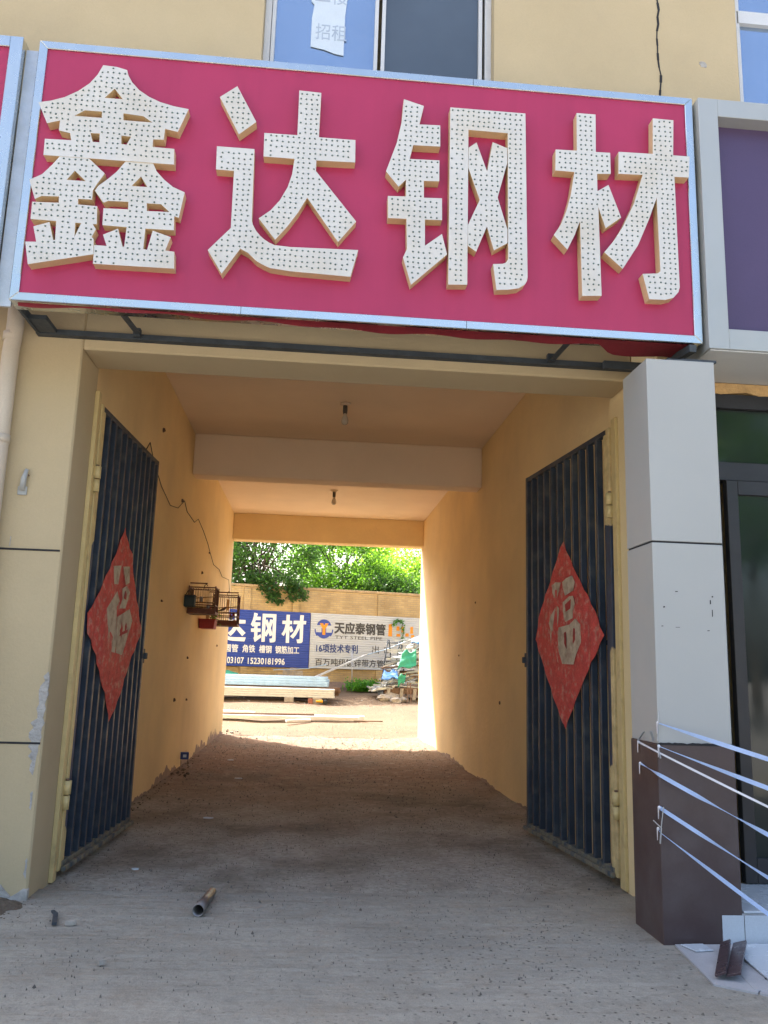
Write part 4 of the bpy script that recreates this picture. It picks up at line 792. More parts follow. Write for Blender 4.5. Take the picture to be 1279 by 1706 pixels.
# ------------------------------------------------------------------ birdcages on the left wall
def cage(loc, wx, wy, h, label, seed):
    r = random.Random(seed)
    c = empty('birdcage', loc, 0, label, 'birdcage', 'birdcages on the passage wall')
    hx, hy = wx / 2, wy / 2; p = .016
    fr = MB()
    for x in (-hx, hx):
        for y in (-hy, hy): fr.bar((x, y, 0), (x, y, h), p)
    for z in (.0, h * .28, h * .95):
        for a, b in (((-hx, -hy), (hx, -hy)), ((-hx, hy), (hx, hy)), ((-hx, -hy), (-hx, hy)), ((hx, -hy), (hx, hy))): fr.bar((*a, z), (*b, z), p * (1.6 if z == 0 else 1), p * (2.4 if z == 0 else 1))
    fr.build('frame', m_cagewood, c)
    wi = MB(); n = 11
    for i in range(1, n):
        t = -hx + wx * i / n
        for y in (-hy, hy): wi.tube([(t, y, 0), (t, y, h * .95)], .0032, 4)
        t2 = -hy + wy * i / n
        for x in (-hx, hx): wi.tube([(x, t2, 0), (x, t2, h * .95)], .0032, 4)
        wi.tube([(t, -hy, h * .95), (t, hy, h * .95)], .003, 4)
    w = wi.build('wire_bars', m_cagewood, c); w['kind'] = 'stuff'
    MB().box(-hx + .005, hx - .005, -hy + .005, hy - .005, -.012, .022).build('tray', m_cagefloor, c)
    MB().tube([(-hx + .01, 0, h * .42), (hx - .01, 0, h * .42)], .008, 6).build('perch', m_wood, c)
    MB().tube([(hx * .5, -hy + .04, h * .16), (hx * .5, -hy + .04, h * .28)], [.022, .03], 10).build('feed_cup', m_acp, c)
    for k in range(7):
        px, py, pz = r.uniform(-hx * .7, hx * .7), r.uniform(-hy * .7, hy * .7), r.choice((.03, .03, h * .3, h * .45))
        if k % 2: MB().tube([(px, py, pz), (px, py, pz + r.uniform(.03, .08))], [r.uniform(.015, .03), r.uniform(.02, .035)], 8).build('cup', r.choice((m_acp, m_redpot, m_wood, m_teal)), c)
        else: MB().bar((-hx * .9, py, pz + .05), (hx * .9, py + r.uniform(-.1, .1), pz + r.uniform(.02, .1)), .014).build('perch', r.choice((m_wood, m_cagewood)), c)
    MB().box(-hx + .004, hx - .004, -hy - .004, -hy + .004, .0, h * .14).build('tray_front', m_cagewood, c)
    MB().tube([(0, 0, h * .95), (0, 0, h * 1.06), (.03, 0, h * 1.12), (.05, 0, h * 1.06)], .006, 6).build('hook', m_cord, c)
    return c
def bird(loc, label, f=1):
    b = MB(); x, y, z = loc
    b.tube([(x - .075 * f, y, z - .015), (x - .045 * f, y, z), (x - .01 * f, y, z + .012), (x + .025 * f, y, z + .03), (x + .045 * f, y, z + .052), (x + .058 * f, y, z + .060), (x + .074 * f, y, z + .058)], [.006, .016, .026, .024, .018, .013, .002], 10)
    o = b.build('bird', m_bird); tag(o, label, 'bird'); return o
c1 = cage((-1.665, 13.0, 2.30), .40, .44, .40, 'dark red wooden birdcage nearer the street on the left passage wall', 1)
c2 = cage((-1.56, 15.5, 2.24), .44, .46, .56, 'open wooden birdcage nearer the yard, overlapping the passage end', 2)
bird((-1.62, 15.5, 2.24 + .56 * .42 + .035), 'small grey bird on the perch in the birdcage nearer the yard')
bx_ = empty('feed_box', (-1.83, 12.55, 2.36), 0, 'dark teal box fixed beside the nearer birdcage', 'box')
MB().box(-.05, .10, -.09, .09, .0, .16).build('body', m_teal, bx_, .008); MB().box(-.05, .11, -.10, .10, .161, .175).build('lid', m_blackiron, bx_, .004)
MB().tube([(-.05, 0, .175), (0, 0, .26), (.05, 0, .175)], .006, 6).build('handle', m_cord, bx_)
tr = empty('plant_trough', (-1.78, 14.4, 2.12), 0, 'red plastic trough under the birdcages on the left wall', 'trough')
tv = MB(); a, b = .10, .075; prof = [(-.09, 0), (-.10, .14), (.17, .14), (.155, 0)]
tv.slab(prof, -.19, .19); tv.box(-.11, .18, -.20, .20, .1405, .16); tv.build('body', m_redpot, tr, .006)
for i, lab in enumerate(('stick', )): MB().bar((.02, 0, .16), (.02, 0, .34), .05, .02).build('label_board', m_wood, tr)
lf = MB(); r = random.Random(3)
for i in range(60):
    px, py, pz = .12 + r.gauss(0, .05), .1 + r.gauss(0, .08), .24 + r.gauss(0, .07); d = Vector((r.gauss(0, 1), r.gauss(0, 1), r.gauss(0, 1))).normalized(); u = d.orthogonal().normalized() * .02; d *= .05
    p_ = Vector((px, py, pz)); lf.add([p_, p_ + d * .5 + u, p_ + d, p_ + d * .5 - u], [(0, 1, 2, 3)])
lf.build('leaves', m_leaf_m, tr)['kind'] = 'stuff'
MB().bar((-1.884, 15.5, 2.84), (-1.35, 15.5, 2.84), .02).build('cage_rod', m_cagewood)
cr_ = bpy.data.objects['cage_rod']; tag(cr_, 'wooden rod sticking out of the wall above the farther birdcage', 'rod')
tag(MB().bar((-1.884, 13.0, 2.76), (-1.62, 13.0, 2.76), .02).build('cage_rod', m_cagewood), 'short wooden rod over the nearer birdcage', 'rod')
# small blue carton against the left wall and the steel tube on the apron
bc = empty('small_carton', (-1.80, 13.1, .02), .2, 'tiny blue and white carton beside the left wall on the floor', 'carton')
MB().box(-.06, .06, -.04, .04, .10, .20).build('box', m_tn, bc, .003); MB().box(-.025, .025, -.0415, -.0402, .13, .17).build('label_patch', m_paper, bc)
MB().bar((-.05, 0, 0), (-.05, 0, .10), .008).bar((.05, 0, 0), (.05, 0, .10), .008).build('legs', m_rust, bc)
pi_ = empty('steel_tube', (-.61, 5.8, .055), 0, 'short piece of steel tube lying on the apron, open end to the street', 'tube')
a = Vector((-.615, 5.56, .042)); b = Vector((-.580, 6.02, .036)); d = (b - a).normalized(); L0 = Vector((-.61, 5.8, .055))
u = d.orthogonal().normalized(); w = d.cross(u); k = 22; mb = MB(); vv = []
for (c, rr_) in ((a, .037), (b, .028), (b, .023), (a, .033)):
    vv += [c - L0 + (u * math.cos(6.2832 * i / k) + w * math.sin(6.2832 * i / k)) * rr_ for i in range(k)]
ff = []
for q in range(4):
    for i in range(k): ff.append((q * k + i, q * k + (i + 1) % k, ((q + 1) % 4) * k + (i + 1) % k, ((q + 1) % 4) * k + i))
mb.add(vv, ff, True); mb.build('wall', m_steelpipe, pi_)
# ================================================================== THE YARD BEYOND
TH = R(13.5)
def wallframe(name, label, cat, off=0.):                     # a frame on the yard wall: x along the wall, -y towards the passage
    o = empty(name, (-.03 + math.sin(TH) * off, 30.0 - math.cos(TH) * off, 0), TH, label, cat); return o
yw = wallframe('yard_wall', 'tall yellow brick wall with coping along the back of the yard', 'wall')
MB().box(-12, 16, 0, .24, -.2, 4.24).build('wall', m_ybrick, yw)
MB().box(-12, 16, -.04, .28, 4.24, 4.33).build('coping', m_ycoping, yw, .01)
for u in (-5.8, -2.3, -.55, 2.65, 6.0): MB().box(u - .12, u + .12, -.07, 0, .0, 4.20).build('pilaster', m_ybrick, yw)
MB().box(-12, 16, -.05, 0, .2, 1.02).build('plinth', m_plinth, yw)
def corr(u0, u1, z0, z1, pitch=.082):
    mb = MB(); z = z0; prof = []
    while z < z1 - 1e-6:
        e = min(z + pitch, z1); prof += [(.006, z), (-.012, z + .010), (-.012, e - .020), (.006, e - .012)]; z = e
    prof.append((.006, z1)); v = [(u, y, zz) for u in (u0, u1) for y, zz in prof]; n = len(prof)
    mb.add(v, [(i, n + i, n + i + 1, i + 1) for i in range(n - 1)]); mb.box(u0, u1, .008, .02, z0, z1); return mb
bb = wallframe('blue_signboard', 'corrugated blue signboard with white characters on the yard wall', 'signboard', .10)
corr(-5.4, -.01, 1.47, 3.42).build('sheet', m_blueboard, bb)
def tx(body, u, z, w, h, m, par, bold=.02): return text_mesh('lettering', body, m, par, u, z, w, h, -.0155, bold, .003)
def glyph(parts, u, z, w, h, par):
    al = [q for pp_ in parts for q in pp_[0]]; x0, x1 = min(q[0] for q in al), max(q[0] for q in al); z0, z1 = min(q[1] for q in al), max(q[1] for q in al); mb = MB()
    for k, polys in enumerate(parts):
        v, f = curve_letter([[((a - (x0 + x1) / 2) * w / (x1 - x0) + u, (c - (z0 + z1) / 2) * h / (z1 - z0) + z) for a, c in pl] for pl in polys], -.018 - .0006 * k, .004); mb.add(v, f)
    return mb.build('lettering', m_tw, par)
glyph(GLY['da'], -2.76, 2.80, .95, 1.02, bb); glyph(GLY['gang'], -1.69, 2.82, .90, 1.02, bb); glyph(GLY['cai'], -.60, 2.82, .88, 1.0, bb)
for s_, u, w in (('圆管', -2.76, .46), ('角铁', -2.16, .44), ('槽钢', -1.58, .44), ('钢筋加工', -.80, .86)): tx(s_, u, 2.08, w, .27, m_tw, bb, .022)
tx('03107', -2.60, 1.67, .58, .22, m_tw, bb, .03); tx('15230181996', -1.52, 1.665, 1.30, .22, m_tw, bb, .03)
wb_ = wallframe('white_signboard', 'corrugated white signboard with blue logo and dark lettering on the yard wall', 'signboard', .10)
corr(.01, 6.2, 1.47, 3.42).build('sheet', m_whiteboard, wb_)
def disc(u, z, a0, a1, r0, r1, m, y, name='logo_shape', n=24, chord=False):
    out = [(u + r1 * math.cos(R(a0 + (a1 - a0) * i / n)), z + r1 * math.sin(R(a0 + (a1 - a0) * i / n))) for i in range(n + 1)]
    inn = [(u + r0 * math.cos(R(a1 - (a1 - a0) * i / n)), z + r0 * math.sin(R(a1 - (a1 - a0) * i / n))) for i in range(n + 1)] if r0 > 0 else []
    return MB().slab(out + inn, y, y + .002).build(name, m, wb_)
LU, LZ = .50, 2.88
disc(LU, LZ + .06, 12, 168, 0, .27, m_blueboard, -.0145); disc(LU, LZ - .06, 195, 345, 0, .29, m_blueboard, -.0145)
MB().slab([(LU - .085, LZ - .24), (LU + .085, LZ - .24), (LU + .085, LZ + .02), (LU - .085, LZ + .02)], -.0147, -.0127).build('logo_shape', m_blueboard, wb_)
disc(LU, LZ - .04, 178, 222, .30, .345, m_blueboard, -.0143); disc(LU, LZ - .04, -42, 2, .30, .345, m_blueboard, -.0143)
Y = [(-.055, -.22), (.055, -.22), (.055, .0), (.165, .19), (.045, .19), (0, .10), (-.045, .19), (-.165, .19), (-.055, .0)]
MB().slab([(LU + a, LZ + b) for a, b in Y], -.0185, -.0145).build('logo_letter', m_to, wb_)
tx('天应泰钢管', 1.86, 2.93, 1.95, .43, m_tg, wb_, .035); tx('TYT STEEL PIPE', 1.82, 2.60, 1.80, .115, m_tg, wb_, .0)
tx('16项技术专利', 1.02, 2.19, 1.55, .31, m_tn, wb_, .025); tx('出', 2.47, 2.20, .26, .29, m_tg, wb_, .0); tx('口', 2.93, 2.19, .24, .24, m_tg, wb_, .0); tx('个', 3.40, 2.20, .27, .30, m_tg, wb_, .0)
tx('百万吨级镀锌带方管圆管', 1.80, 1.70, 3.15, .27, m_tg, wb_, .012)
for u, z, w, h in ((3.02, 2.93, .15, .46), (3.32, 3.0, .13, .16), (3.34, 2.76, .16, .10), (3.50, 2.98, .10, .22), (3.68, 2.78, .14, .12), (3.86, 2.96, .12, .26), (3.90, 2.72, .14, .14)):
    MB().slab([(u - w / 2, z - h / 2), (u + w / 2, z - h / 2), (u + w / 2.3, z + h / 2), (u - w / 2.4, z + h / 2.2)], -.0155, -.0125).build('orange_print', m_to, wb_)
# vine arching up in front of the white signboard
vn = wallframe('climbing_vine', 'green vine arching up in front of the white signboard', 'vine', .32)
st_ = [(3.42, 0, .9), (3.46, 0, 1.8), (3.44, 0, 2.5), (3.46, 0, 2.95), (3.40, -.02, 3.22), (3.26, -.03, 3.30), (3.12, -.02, 3.22), (3.07, 0, 3.08)]
MB().tube(st_, [.014, .013, .012, .012, .011, .010, .008, .005], 6).build('stem', m_bark, vn)
lf = MB(); r = random.Random(9)
for (a, b) in zip(st_[2:], st_[3:]):
    for i in range(34):
        p_ = Vector(a).lerp(Vector(b), r.random()) + Vector((r.gauss(0, .03), r.gauss(0, .03), r.gauss(0, .03))); d = Vector((r.gauss(0, 1), r.gauss(0, 1), r.gauss(-.3, 1))).normalized(); u = d.orthogonal().normalized() * .03; d *= .08
        lf.add([p_, p_ + d * .5 + u, p_ + d, p_ + d * .5 - u], [(0, 1, 2, 3)])
lf.build('leaves', m_vineleaf, vn)['kind'] = 'stuff'
# ------------------------------------------------------------------ tube stacks
def stack(name, label, x0, x1, y0, rows, w, h, z0, m, jit=.03, seed=1, wrap=None):
    r = random.Random(seed); e = empty(name, (x1, y0, z0), 0, label, 'tube stack')
    for k in range(rows[1]):
        for i in range(rows[0]):
            a = x0 - x1 + r.uniform(-jit, jit); b = r.uniform(-jit, jit) * 2
            mb = MB().box(a, b, i * (w + .004), i * (w + .004) + w, k * (h + .003), k * (h + .003) + h)
            mb.build('tube', m, e, .006)
    return e
zg = lambda y: yz(y)
bs = [(-4.6, 25.7), (-2.9, 25.7), (-.55, 25.75), (.30, 25.75)]
for (x, y), lab in zip(bs, ('leftmost', 'second', 'third', 'rightmost')):
    z = zg(y); tag(MB().box(x - .14, x + .14, y - .18, y + .95, z - .05, z + .135).build('support_block', m_conc, None, .012), 'concrete support block under the pale tube stack, %s of four' % lab, 'block', 'support blocks under the tube stack')
tag(MB().box(.02, .16, 25.5, 25.7, zg(25.6) - .05, zg(25.6) + .12).build('brick_piece', m_redbrick, None, .008), 'single red brick standing under the end of the pale tube stack', 'brick')
stack('tube_stack', 'pale cream tubes stacked on blocks in the yard', -6.0, .80, 25.62, (5, 4), .10, .062, zg(25.7) + .138, m_creamtube, .012, 2)
stack('tube_stack', 'blue film wrapped tubes lying on top behind the pale stack', -6.0, .62, 26.30, (6, 4), .10, .075, zg(26.3) + .40, m_wrap, .03, 3)
stack('tube_stack', 'dark rusty tubes under the blue wrapped tubes', -6.0, .86, 26.32, (5, 3), .10, .085, zg(26.4) + .12, m_rust, .10, 4)
# hand grinder by the stack end
gr = empty('grinder', (.42, 25.45, zg(25.45) + .06), 0, 'yellow and black hand grinder on the ground at the stack end', 'grinder')
MB().tube([(-.16, 0, 0), (.02, 0, 0), (.05, 0, 0)], [.035, .045, .04], 10).build('body', m_hose, gr); MB().tube([(.05, 0, 0), (.16, 0, .01)], [.05, .045], 10).build('gear_head', m_joint, gr)
MB().tube([(.12, -.02, -.02), (.12, -.035, -.03)], .075, 14).build('disc', m_blackiron, gr)
# long pale profiles on the ground
def prof_bar(a, b, w, h, m, label):
    return tag(MB().bar(a, b, w, h).build('steel_profile', m, None, .006), label, 'profile')
prof_bar((-6.2, 21.55, yz(21.55) + .07), (1.32, 21.72, yz(21.7) + .07), .11, .10, m_whitebar, 'long pale profile on the yard ground, nearest the passage')
prof_bar((-6.2, 21.78, yz(21.75) + .08), (1.50, 21.92, yz(21.9) + .07), .11, .11, m_whitebar, 'long pale profile lying just behind the nearest one')
prof_bar((-6.0, 21.68, yz(21.7) + .10), (.2, 21.80, yz(21.7) + .15), .05, .05, m_rust, 'thin dark tube lying between the two long pale profiles')
prof_bar((-.50, 21.20, yz(21.2) + .05), (.1, 21.50, yz(21.4) + .05), .09, .06, m_whitebar, 'short pale profile off-cut beside the long ones')
prof_bar((1.2, 21.62, yz(21.62) + .03), (1.95, 21.70, yz(21.7) + .03), .03, .03, m_rust, 'thin rusty rod end beyond the long pale profiles')
prof_bar((-5.5, 22.7, yz(22.7) + .14), (-1.35, 22.35, yz(22.35) + .05), .16, .12, m_whitebar, 'slanting pale profile behind the long ones near the left passage wall')
# green sheet behind the stacks
def tarp(name, m, label, c, sx, sy, h, seed, n=14):
    r = random.Random(seed); ph = [r.uniform(0, 6) for _ in range(6)]
    def fn(u, v):
        x = (u - .5) * sx; y = (v - .5) * sy; d = max(abs(u - .5), abs(v - .5)) * 2
        z = h * (1 - d ** 2.2) + .06 * h * math.sin(x * 7 + ph[0]) + .07 * h * math.sin(y * 9 + ph[1] + x * 4) + .05 * h * math.sin((x + y) * 13 + ph[2])
        return (c[0] + x + .05 * math.sin(y * 8 + ph[3]), c[1] + y, c[2] + z)
    o = MB().grid(fn, n, n).build(name, m); so = o.modifiers.new('t', 'SOLIDIFY'); so.thickness = .01
    return tag(o, label, 'tarpaulin')
tarp('tarpaulin', m_grn, 'green tarpaulin lump behind the tube stacks at left', (-2.7, 28.0, zg(28)), 2.2, 1.0, .62, 4)
# brick stack against the wall
r = random.Random(4); mb = MB()
for k in range(11):
    for i in range(8):
        x = -1.10 + i * .115 + r.uniform(-.008, .008); z = zg(28.8) + k * .062
        if k > 8 and i < 2: continue
        mb.box(x, x + .108, 28.7 + r.uniform(-.02, .02), 28.95, z, z + .055)
tag(mb.build('brick_stack', m_conc), 'stack of grey-brown bricks below the blue signboard', 'brick stack', kind='stuff')
# poles and cable
tag(MB().bar((-.1, 27.3, 1.05), (1.95, 28.6, 1.98), .10, .05).build('leaning_plank', m_galv), 'long grey plank sloping up in front of the white signboard', 'plank')
tag(MB().tube([(1.52, 29.1, .65), (1.47, 29.1, 2.13)], .018, 8).build('thin_post', m_galv), 'thin upright post before the white signboard', 'post')
tag(MB().tube([(1.95, 28.6, 1.98), (2.6, 28.3, 2.18), (3.2, 28, 2.45), (3.6, 28, 2.6)], .012, 6).build('slack_cable', m_wrap), 'pale slack cable rising to the right over the scrap heap', 'cable')
tag(MB().tube([(-1.2, 28.9, 1.38), (0, 28.9, 1.46), (.6, 28.9, 1.62)], .014, 6).build('pale_rod', m_wrap), 'thin pale rod along the bottom edge of the blue signboard', 'rod')
# A-frame trestle
tre = empty('trestle', (2.85, 28.2, zg(28.2)), 0, 'black steel trestle standing behind the scrap heap', 'trestle')
zt = 2.50 - zg(28.2)
for sx in (-1, 1):
    cxx = sx * .20
    for k in (-1, 1):
        MB().tube([(cxx + k * .26, k * .1, 0), (cxx + k * .02, k * .02, zt)], .022, 8).build('leg', m_blackiron, tre)
    MB().tube([(cxx - .16, -.05, zt * .42), (cxx + .16, .05, zt * .42)], .016, 6).build('brace', m_blackiron, tre)
    MB().tube([(cxx - .09, -.02, zt * .68), (cxx + .09, .02, zt * .68)], .016, 6).build('brace', m_blackiron, tre)
MB().tube([(-.26, 0, zt - .1), (.26, 0, zt - .1)], .02, 8).build('top_bar', m_blackiron, tre)
# scrap heap of tubes at the right
hp = empty('scrap_heap', (3.3, 27.2, zg(27.2)), 0, 'grey heap of tangled tubes and offcuts beside the right passage wall', 'scrap heap')
r = random.Random(12)
def heap_top(x): return 2.0 * max(.18, min(1, (x + 1.15) / 1.25)) ** 1.1
for i in range(230):
    x = r.uniform(-1.15, 1.3); top_ = heap_top(x); z = .30 + (top_ - .30) * r.random() ** .8
    y = r.uniform(-.45, .5) + .25 * z; Lx = r.uniform(.3, .9) if x < -.4 else r.uniform(.5, 1.5); az = r.gauss(0, .45); tl = r.gauss(.12, .16)
    d = Vector((math.cos(az) * math.cos(tl), math.sin(az) * math.cos(tl), math.sin(tl))) * Lx * .5; c = Vector((x, y, z))
    m = r.choice((m_tank, m_tank, m_tank, m_film, m_film, m_galv, m_rust))
    if r.random() < .4: MB().tube([c - d, c + d], r.uniform(.012, .03), 7).build('tube', m, hp)
    else: MB().bar(c - d, c + d, r.uniform(.03, .08), r.uniform(.02, .05)).build('tube', m, hp)
for i in range(6):
    x = -.75 + i * .42; MB().bar((x, -.35, -.02), (x + .03, -.35, .34), .10).build('support', m_conc, hp)
MB().box(-.85, 1.6, -.3, .7, .16, .36).build('bed', m_rust, hp)
def film(u, v):
    x = -1.0 + 2.2 * u; y = -.35 + .9 * v; return (x, y + .25 * heap_top(x), heap_top(x) * .9 + .08 * math.sin(x * 9 + y * 5) + .06 * math.sin(y * 17 + x * 3) - .25 * (1 - v))
MB().grid(film, 26, 10).build('film_cover', m_film, hp)
def drape(name, m, label, q, amp, seed, n=12):
    r = random.Random(seed); ph = [r.uniform(0, 6) for _ in range(5)]; q = [Vector(p) for p in q]; nn = (q[1] - q[0]).cross(q[3] - q[0]).normalized()
    def fn(u, v):
        p = (q[0] * (1 - u) + q[1] * u) * (1 - v) + (q[3] * (1 - u) + q[2] * u) * v
        e = .05 * math.sin(u * 9 + ph[3]) * (v > .95 or v < .05)
        return p + nn * amp * (math.sin(u * 7 + v * 3 + ph[0]) + .6 * math.sin(v * 11 - u * 4 + ph[1]) + .4 * math.sin((u + v) * 17 + ph[2])) + Vector((0, 0, e))
    o = MB().grid(fn, n, n).build(name, m); so = o.modifiers.new('t', 'SOLIDIFY'); so.thickness = .006
    return tag(o, label, 'tarpaulin')
zh = zg(27.2)
drape('tarpaulin', m_grn, 'green tarpaulin over the upper side of the scrap heap', [(2.82, 26.62, zh + .98), (3.42, 26.62, zh + 1.02), (3.45, 26.95, zh + 1.55), (3.0, 26.9, zh + 1.50)], .025, 5)
drape('tarpaulin', m_grn, 'small green scrap of tarpaulin low on the scrap heap', [(2.84, 26.55, zh + .42), (3.06, 26.55, zh + .58), (3.10, 26.62, zh + .80), (2.82, 26.6, zh + .74)], .02, 8, 8)
drape('tarpaulin', m_blu, 'bright blue sheet on the left end of the scrap heap', [(2.30, 26.60, zh + .62), (2.86, 26.58, zh + .66), (2.84, 27.1, zh + .90), (2.42, 27.1, zh + .84)], .02, 6)
drape('tarpaulin', m_blu, 'pale blue sheet on top of the scrap heap', [(3.25, 26.8, zh + 1.75), (3.8, 26.8, zh + 1.95), (3.9, 27.4, zh + 2.10), (3.35, 27.4, zh + 1.95)], .03, 7, 10)
r = random.Random(2)
for i, (x, y, s, lab) in enumerate(((2.42, 26.6, .20, 'pale broken stone in front of the scrap heap'), (2.75, 26.2, .16, 'flat pale stone before the scrap heap, nearest the passage'), (3.0, 26.45, .14, 'grey stone at the foot of the scrap heap'), (2.62, 26.85, .24, 'large concrete lump under the scrap heap'))):
    mb = MB().ball((x, y, zg(y) + s * .35), s, 8, 6, (1.2, .9, .6)); 
    mb.v = [(a + r.uniform(-.03, .03), b + r.uniform(-.03, .03), c + r.uniform(-.03, .03)) for a, b, c in mb.v]
    o = mb.build('stone', m_conc); o.data.polygons.foreach_set('use_smooth', [False] * len(o.data.polygons)); tag(o, lab, 'stone')
tag(MB().bar((3.1, 26.2, zg(26.2)), (3.12, 26.3, zg(26.2) + .62), .025).bar((3.22, 26.2, zg(26.2)), (3.2, 26.3, zg(26.2) + .6), .025).bar((3.08, 26.22, zg(26.2) + .45), (3.25, 26.25, zg(26.2) + .45), .02).build('small_stand', m_rust), 'small rusty stand in front of the scrap heap', 'stand')
# weeds by the wall
def weeds(c, rx, ry, h, n, m, label, seed):
    r = random.Random(seed); mb = MB()
    for i in range(n):
        x = c[0] + r.gauss(0, rx); y = c[1] + r.gauss(0, ry); z = c[2]; hh = h * r.uniform(.4, 1.1); t = Vector((r.gauss(0, .35), r.gauss(0, .35), 1)).normalized() * hh
        b = Vector((x, y, z)); s = t.orthogonal().normalized() * .02
        mb.add([b - s * .3, b + s * .3, b + t * .6 + s, b + t, b + t * .6 - s], [(0, 1, 2, 3, 4)])
        for k in range(3):
            p = b + t * r.uniform(.3, 1); d = Vector((r.gauss(0, 1), r.gauss(0, 1), r.gauss(.3, .6))).normalized() * .10; s2 = d.orthogonal().normalized() * .035
            mb.add([p, p + d * .5 + s2, p + d, p + d * .5 - s2], [(0, 1, 2, 3)])
    return tag(mb.build('weeds', m), label, 'weeds', kind='stuff')
weeds((1.95, 29.2, zg(29.2)), .28, .2, .42, 260, m_vineleaf, 'clump of bright green weeds by the yard wall', 1)
weeds((2.4, 29.5, zg(29.5)), .3, .2, .30, 160, m_leaf_m, 'low green weeds behind the scrap heap', 2)
# yard grit
g = MB(); rr = random.Random(15)
for i in range(2600):
    x = rr.uniform(-3, 4.5); y = rr.uniform(16, 27) if rr.random() < .7 else rr.uniform(16, 21); s = rr.uniform(.008, .022) * (2 if rr.random() < .04 else 1); z = yz(y) + roughz(.02)(x, y) * (0 if y < 19.6 else 1) - .012
    if y < 19.2: z = 0
    a = rr.uniform(0, 3); ca, sa = math.cos(a) * s, math.sin(a) * s
    g.add([(x - ca, y - sa, z), (x + sa, y - ca, z), (x + ca, y + sa, z), (x - sa, y + ca, z), (x, y, z + s * .8)], [(0, 1, 4), (1, 2, 4), (2, 3, 4), (3, 0, 4)])
tag(g.build('yard_grit', m_conc), 'pebbles and grit strewn over the sandy yard', 'grit', kind='stuff')
# ------------------------------------------------------------------ trees
def tree(name, base, h, crown, rad, nclump, per, leaf, m, label, seed, group, extra=(), lean=(0, 0)):
    r = np.random.default_rng(seed); pr = random.Random(seed)
    t = empty(name, base, 0, label, 'tree', group)
    cx, cy, cz = crown; lim = MB()
    trunk = [(0, 0, -.1), (lean[0] * .2, lean[1] * .2, h * .2), (lean[0] * .5 + .1, lean[1] * .5, h * .45), (lean[0], lean[1], h * .78)]
    lim.tube(trunk, [.17, .14, .11, .04], 9)
    cents = []
    for i in range(nclump):
        while True:
            p = r.uniform(-1, 1, 3)
            if .15 < (p ** 2).sum() < 1: break
        p = p / np.linalg.norm(p) * (np.linalg.norm(p) ** .55)
        cents.append((cx + p[0] * rad[0], cy + p[1] * rad[1], cz + p[2] * rad[2], pr.uniform(.45, .95)))
    cents += list(extra)
    for i, c in enumerate(cents):
        if i % 3 == 0 or i >= nclump:
            k = pr.uniform(.35, .8); a = Vector(trunk[1]).lerp(Vector(trunk[3]), k); b = Vector(c[:3]); mid = a.lerp(b, .5) + Vector((0, 0, .25))
            lim.tube([a, mid, b], [.05, .032, .012], 6)
    lim.build('trunk', m_bark, t)
    V = []; F = []
    for (x, y, z, s) in cents:
        n = int(per * s / .7); pos = r.normal(0, 1, (n, 3)) * np.array([.42, .42, .30]) * s * 1.05 + np.array([x, y, z])
        d = r.normal(0, 1, (n, 3)); d[:, 2] = d[:, 2] * .6 - .35; d /= np.linalg.norm(d, axis=1)[:, None]
        q = r.normal(0, 1, (n, 3)); u = np.cross(d, q); u /= np.linalg.norm(u, axis=1)[:, None]
        L = leaf * r.uniform(.6, 1.3, (n, 1)); w = L * .30; nn = np.cross(d, u)
        a = pos; b = pos + d * L * .45 + u * w + nn * L * .08; c = pos + d * L; e = pos + d * L * .45 - u * w + nn * L * .08
        o = len(V) * 1; V.append(np.stack([a, b, c, e], 1).reshape(-1, 3))
    V = np.concatenate(V); n = len(V) // 4
    me = bpy.data.meshes.new('crown'); me.vertices.add(len(V)); me.vertices.foreach_set('co', V.astype(np.float32).ravel())
    me.loops.add(n * 4); me.loops.foreach_set('vertex_index', np.arange(n * 4, dtype=np.int32)); me.polygons.add(n); me.polygons.foreach_set('loop_start', np.arange(0, n * 4, 4, dtype=np.int32))
    me.update(calc_edges=True); me.validate(); me.materials.append(m)
    o = bpy.data.objects.new('crown', me); COL.objects.link(o); o.parent = t
    return t
G1 = 'trees beyond the yard wall'
hang = []
for (bx, by, bz, ln) in ((.2, -1.7, 4.1, 1.0), (.75, -1.8, 4.1, 1.15), (1.25, -1.8, 4.0, .85), (-.45, -1.75, 3.9, .7), (1.65, -1.8, 3.95, .75), (.5, -1.9, 3.9, .85)):
    for k in range(5): hang.append((bx + .10 * k * (1 if bx > .3 else -.5), by - .04 * k, bz - ln * k / 5, .34 - .04 * k))
tree('locust_tree', (-2.3, 31.5, .6), 7.5, (.3, -.3, 5.6), (2.4, 1.5, 2.0), 62, 170, .14, m_leaf_d, 'dark green tree with a bough hanging over the yard wall', 11, G1, hang)
tree('leafy_tree', (-5.2, 33.5, .6), 8, (0, 0, 6.0), (2.6, 1.6, 2.2), 60, 170, .16, m_leaf_d, 'dark tree behind the left edge of the passage opening', 12, G1)
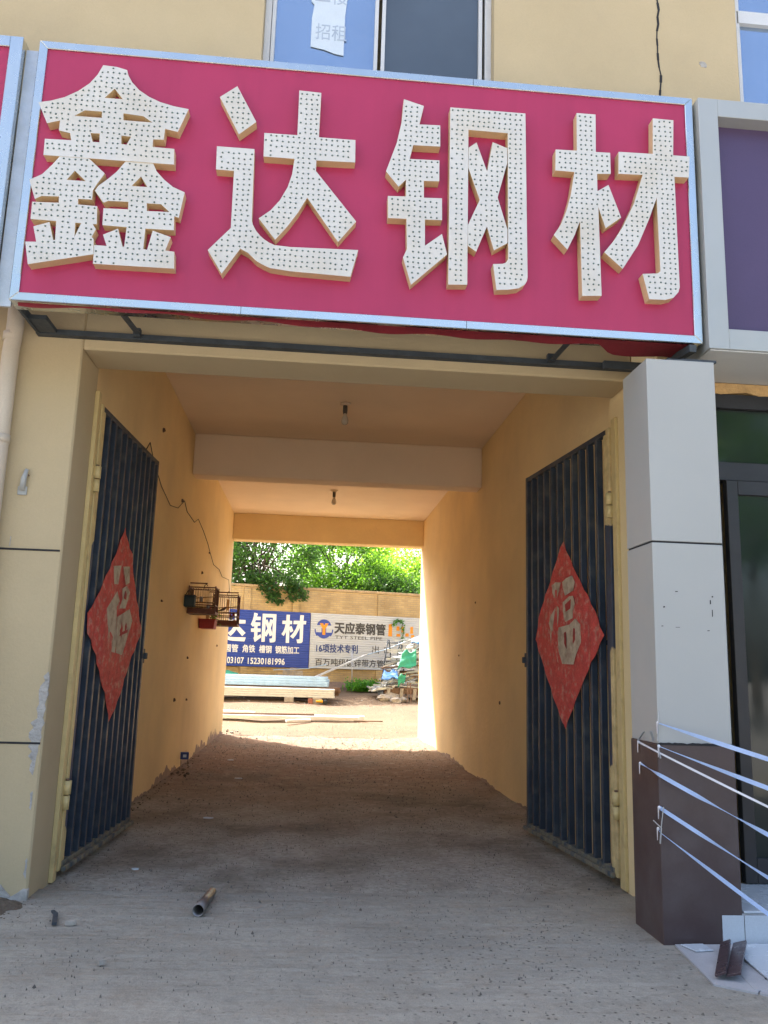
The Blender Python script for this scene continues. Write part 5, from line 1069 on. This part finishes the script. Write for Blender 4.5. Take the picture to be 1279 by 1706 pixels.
tree('leafy_tree', (1.0, 34.0, .6), 6.5, (0, 0, 4.8), (1.9, 1.4, 1.75), 52, 150, .14, m_leaf_m, 'mid green tree beyond the wall, in the middle of the opening', 13, G1)
tree('leafy_tree', (3.1, 34.2, .6), 5.8, (0, 0, 4.4), (1.7, 1.4, 1.6), 46, 150, .14, m_leaf_l, 'light green tree beyond the wall, right of the middle', 14, G1)
tree('leafy_tree', (5.2, 35.0, .6), 6.2, (0, 0, 4.8), (2.0, 1.5, 1.8), 46, 150, .14, m_leaf_l, 'light green tree at the right edge of the opening', 15, G1)
tree('dense_bush', (3.3, 32.4, .6), 4.4, (0, 0, 3.9), (1.0, .5, .55), 26, 210, .10, m_leaf_d, 'rounded dark bush showing just above the yard wall', 16, G1)
tree('dense_bush', (.9, 32.2, .6), 4.4, (0, 0, 3.95), (1.3, .5, .6), 30, 200, .11, m_leaf_m, 'bright bush above the wall beside the hanging bough', 17, G1)
tree('leafy_tree', (1.6, 39.5, .6), 8.5, (0, 0, 5.9), (2.4, 1.5, 1.6), 40, 150, .18, m_leaf_l, 'pale tree far behind the middle of the wall', 18, G1)
# street trees behind the viewer, mirrored in the shop glass and steel frames
G2 = 'street trees mirrored in the shop glass'
tree('street_tree', (13.5, -13.0, -.06), 11, (0, 0, 7.8), (3.4, 3.0, 3.0), 70, 110, .24, m_leaf_m, 'street tree across the road mirrored in the transom glass', 21, G2)
tree('street_tree', (-9.0, -14.0, -.06), 11, (0, 0, 7.2), (3.6, 3.0, 3.2), 70, 110, .24, m_leaf_m, 'street tree across the road mirrored in the left steel sign frame', 22, G2)
# notice on the upper window
nt = empty('paper_notice', (-.07, 6.05, 6.86), 0, 'torn paper notice stuck on the upper window over the sign', 'notice')
MB().slab([(-.145, -.27), (-.03, -.29), (.06, -.32), (.13, -.33), (.13, .05), (.15, .3), (.14, .6), (-.15, .6), (-.155, .16), (-.13, .13), (-.145, 0)], 0, .003).build('paper', m_paper, nt)
text_mesh('lettering', '招租', m_ink, nt, .02, -.12, .26, .15, -.001, .0, .002); text_mesh('lettering', '二楼', m_ink, nt, .01, .24, .27, .18, -.001, .0, .002)
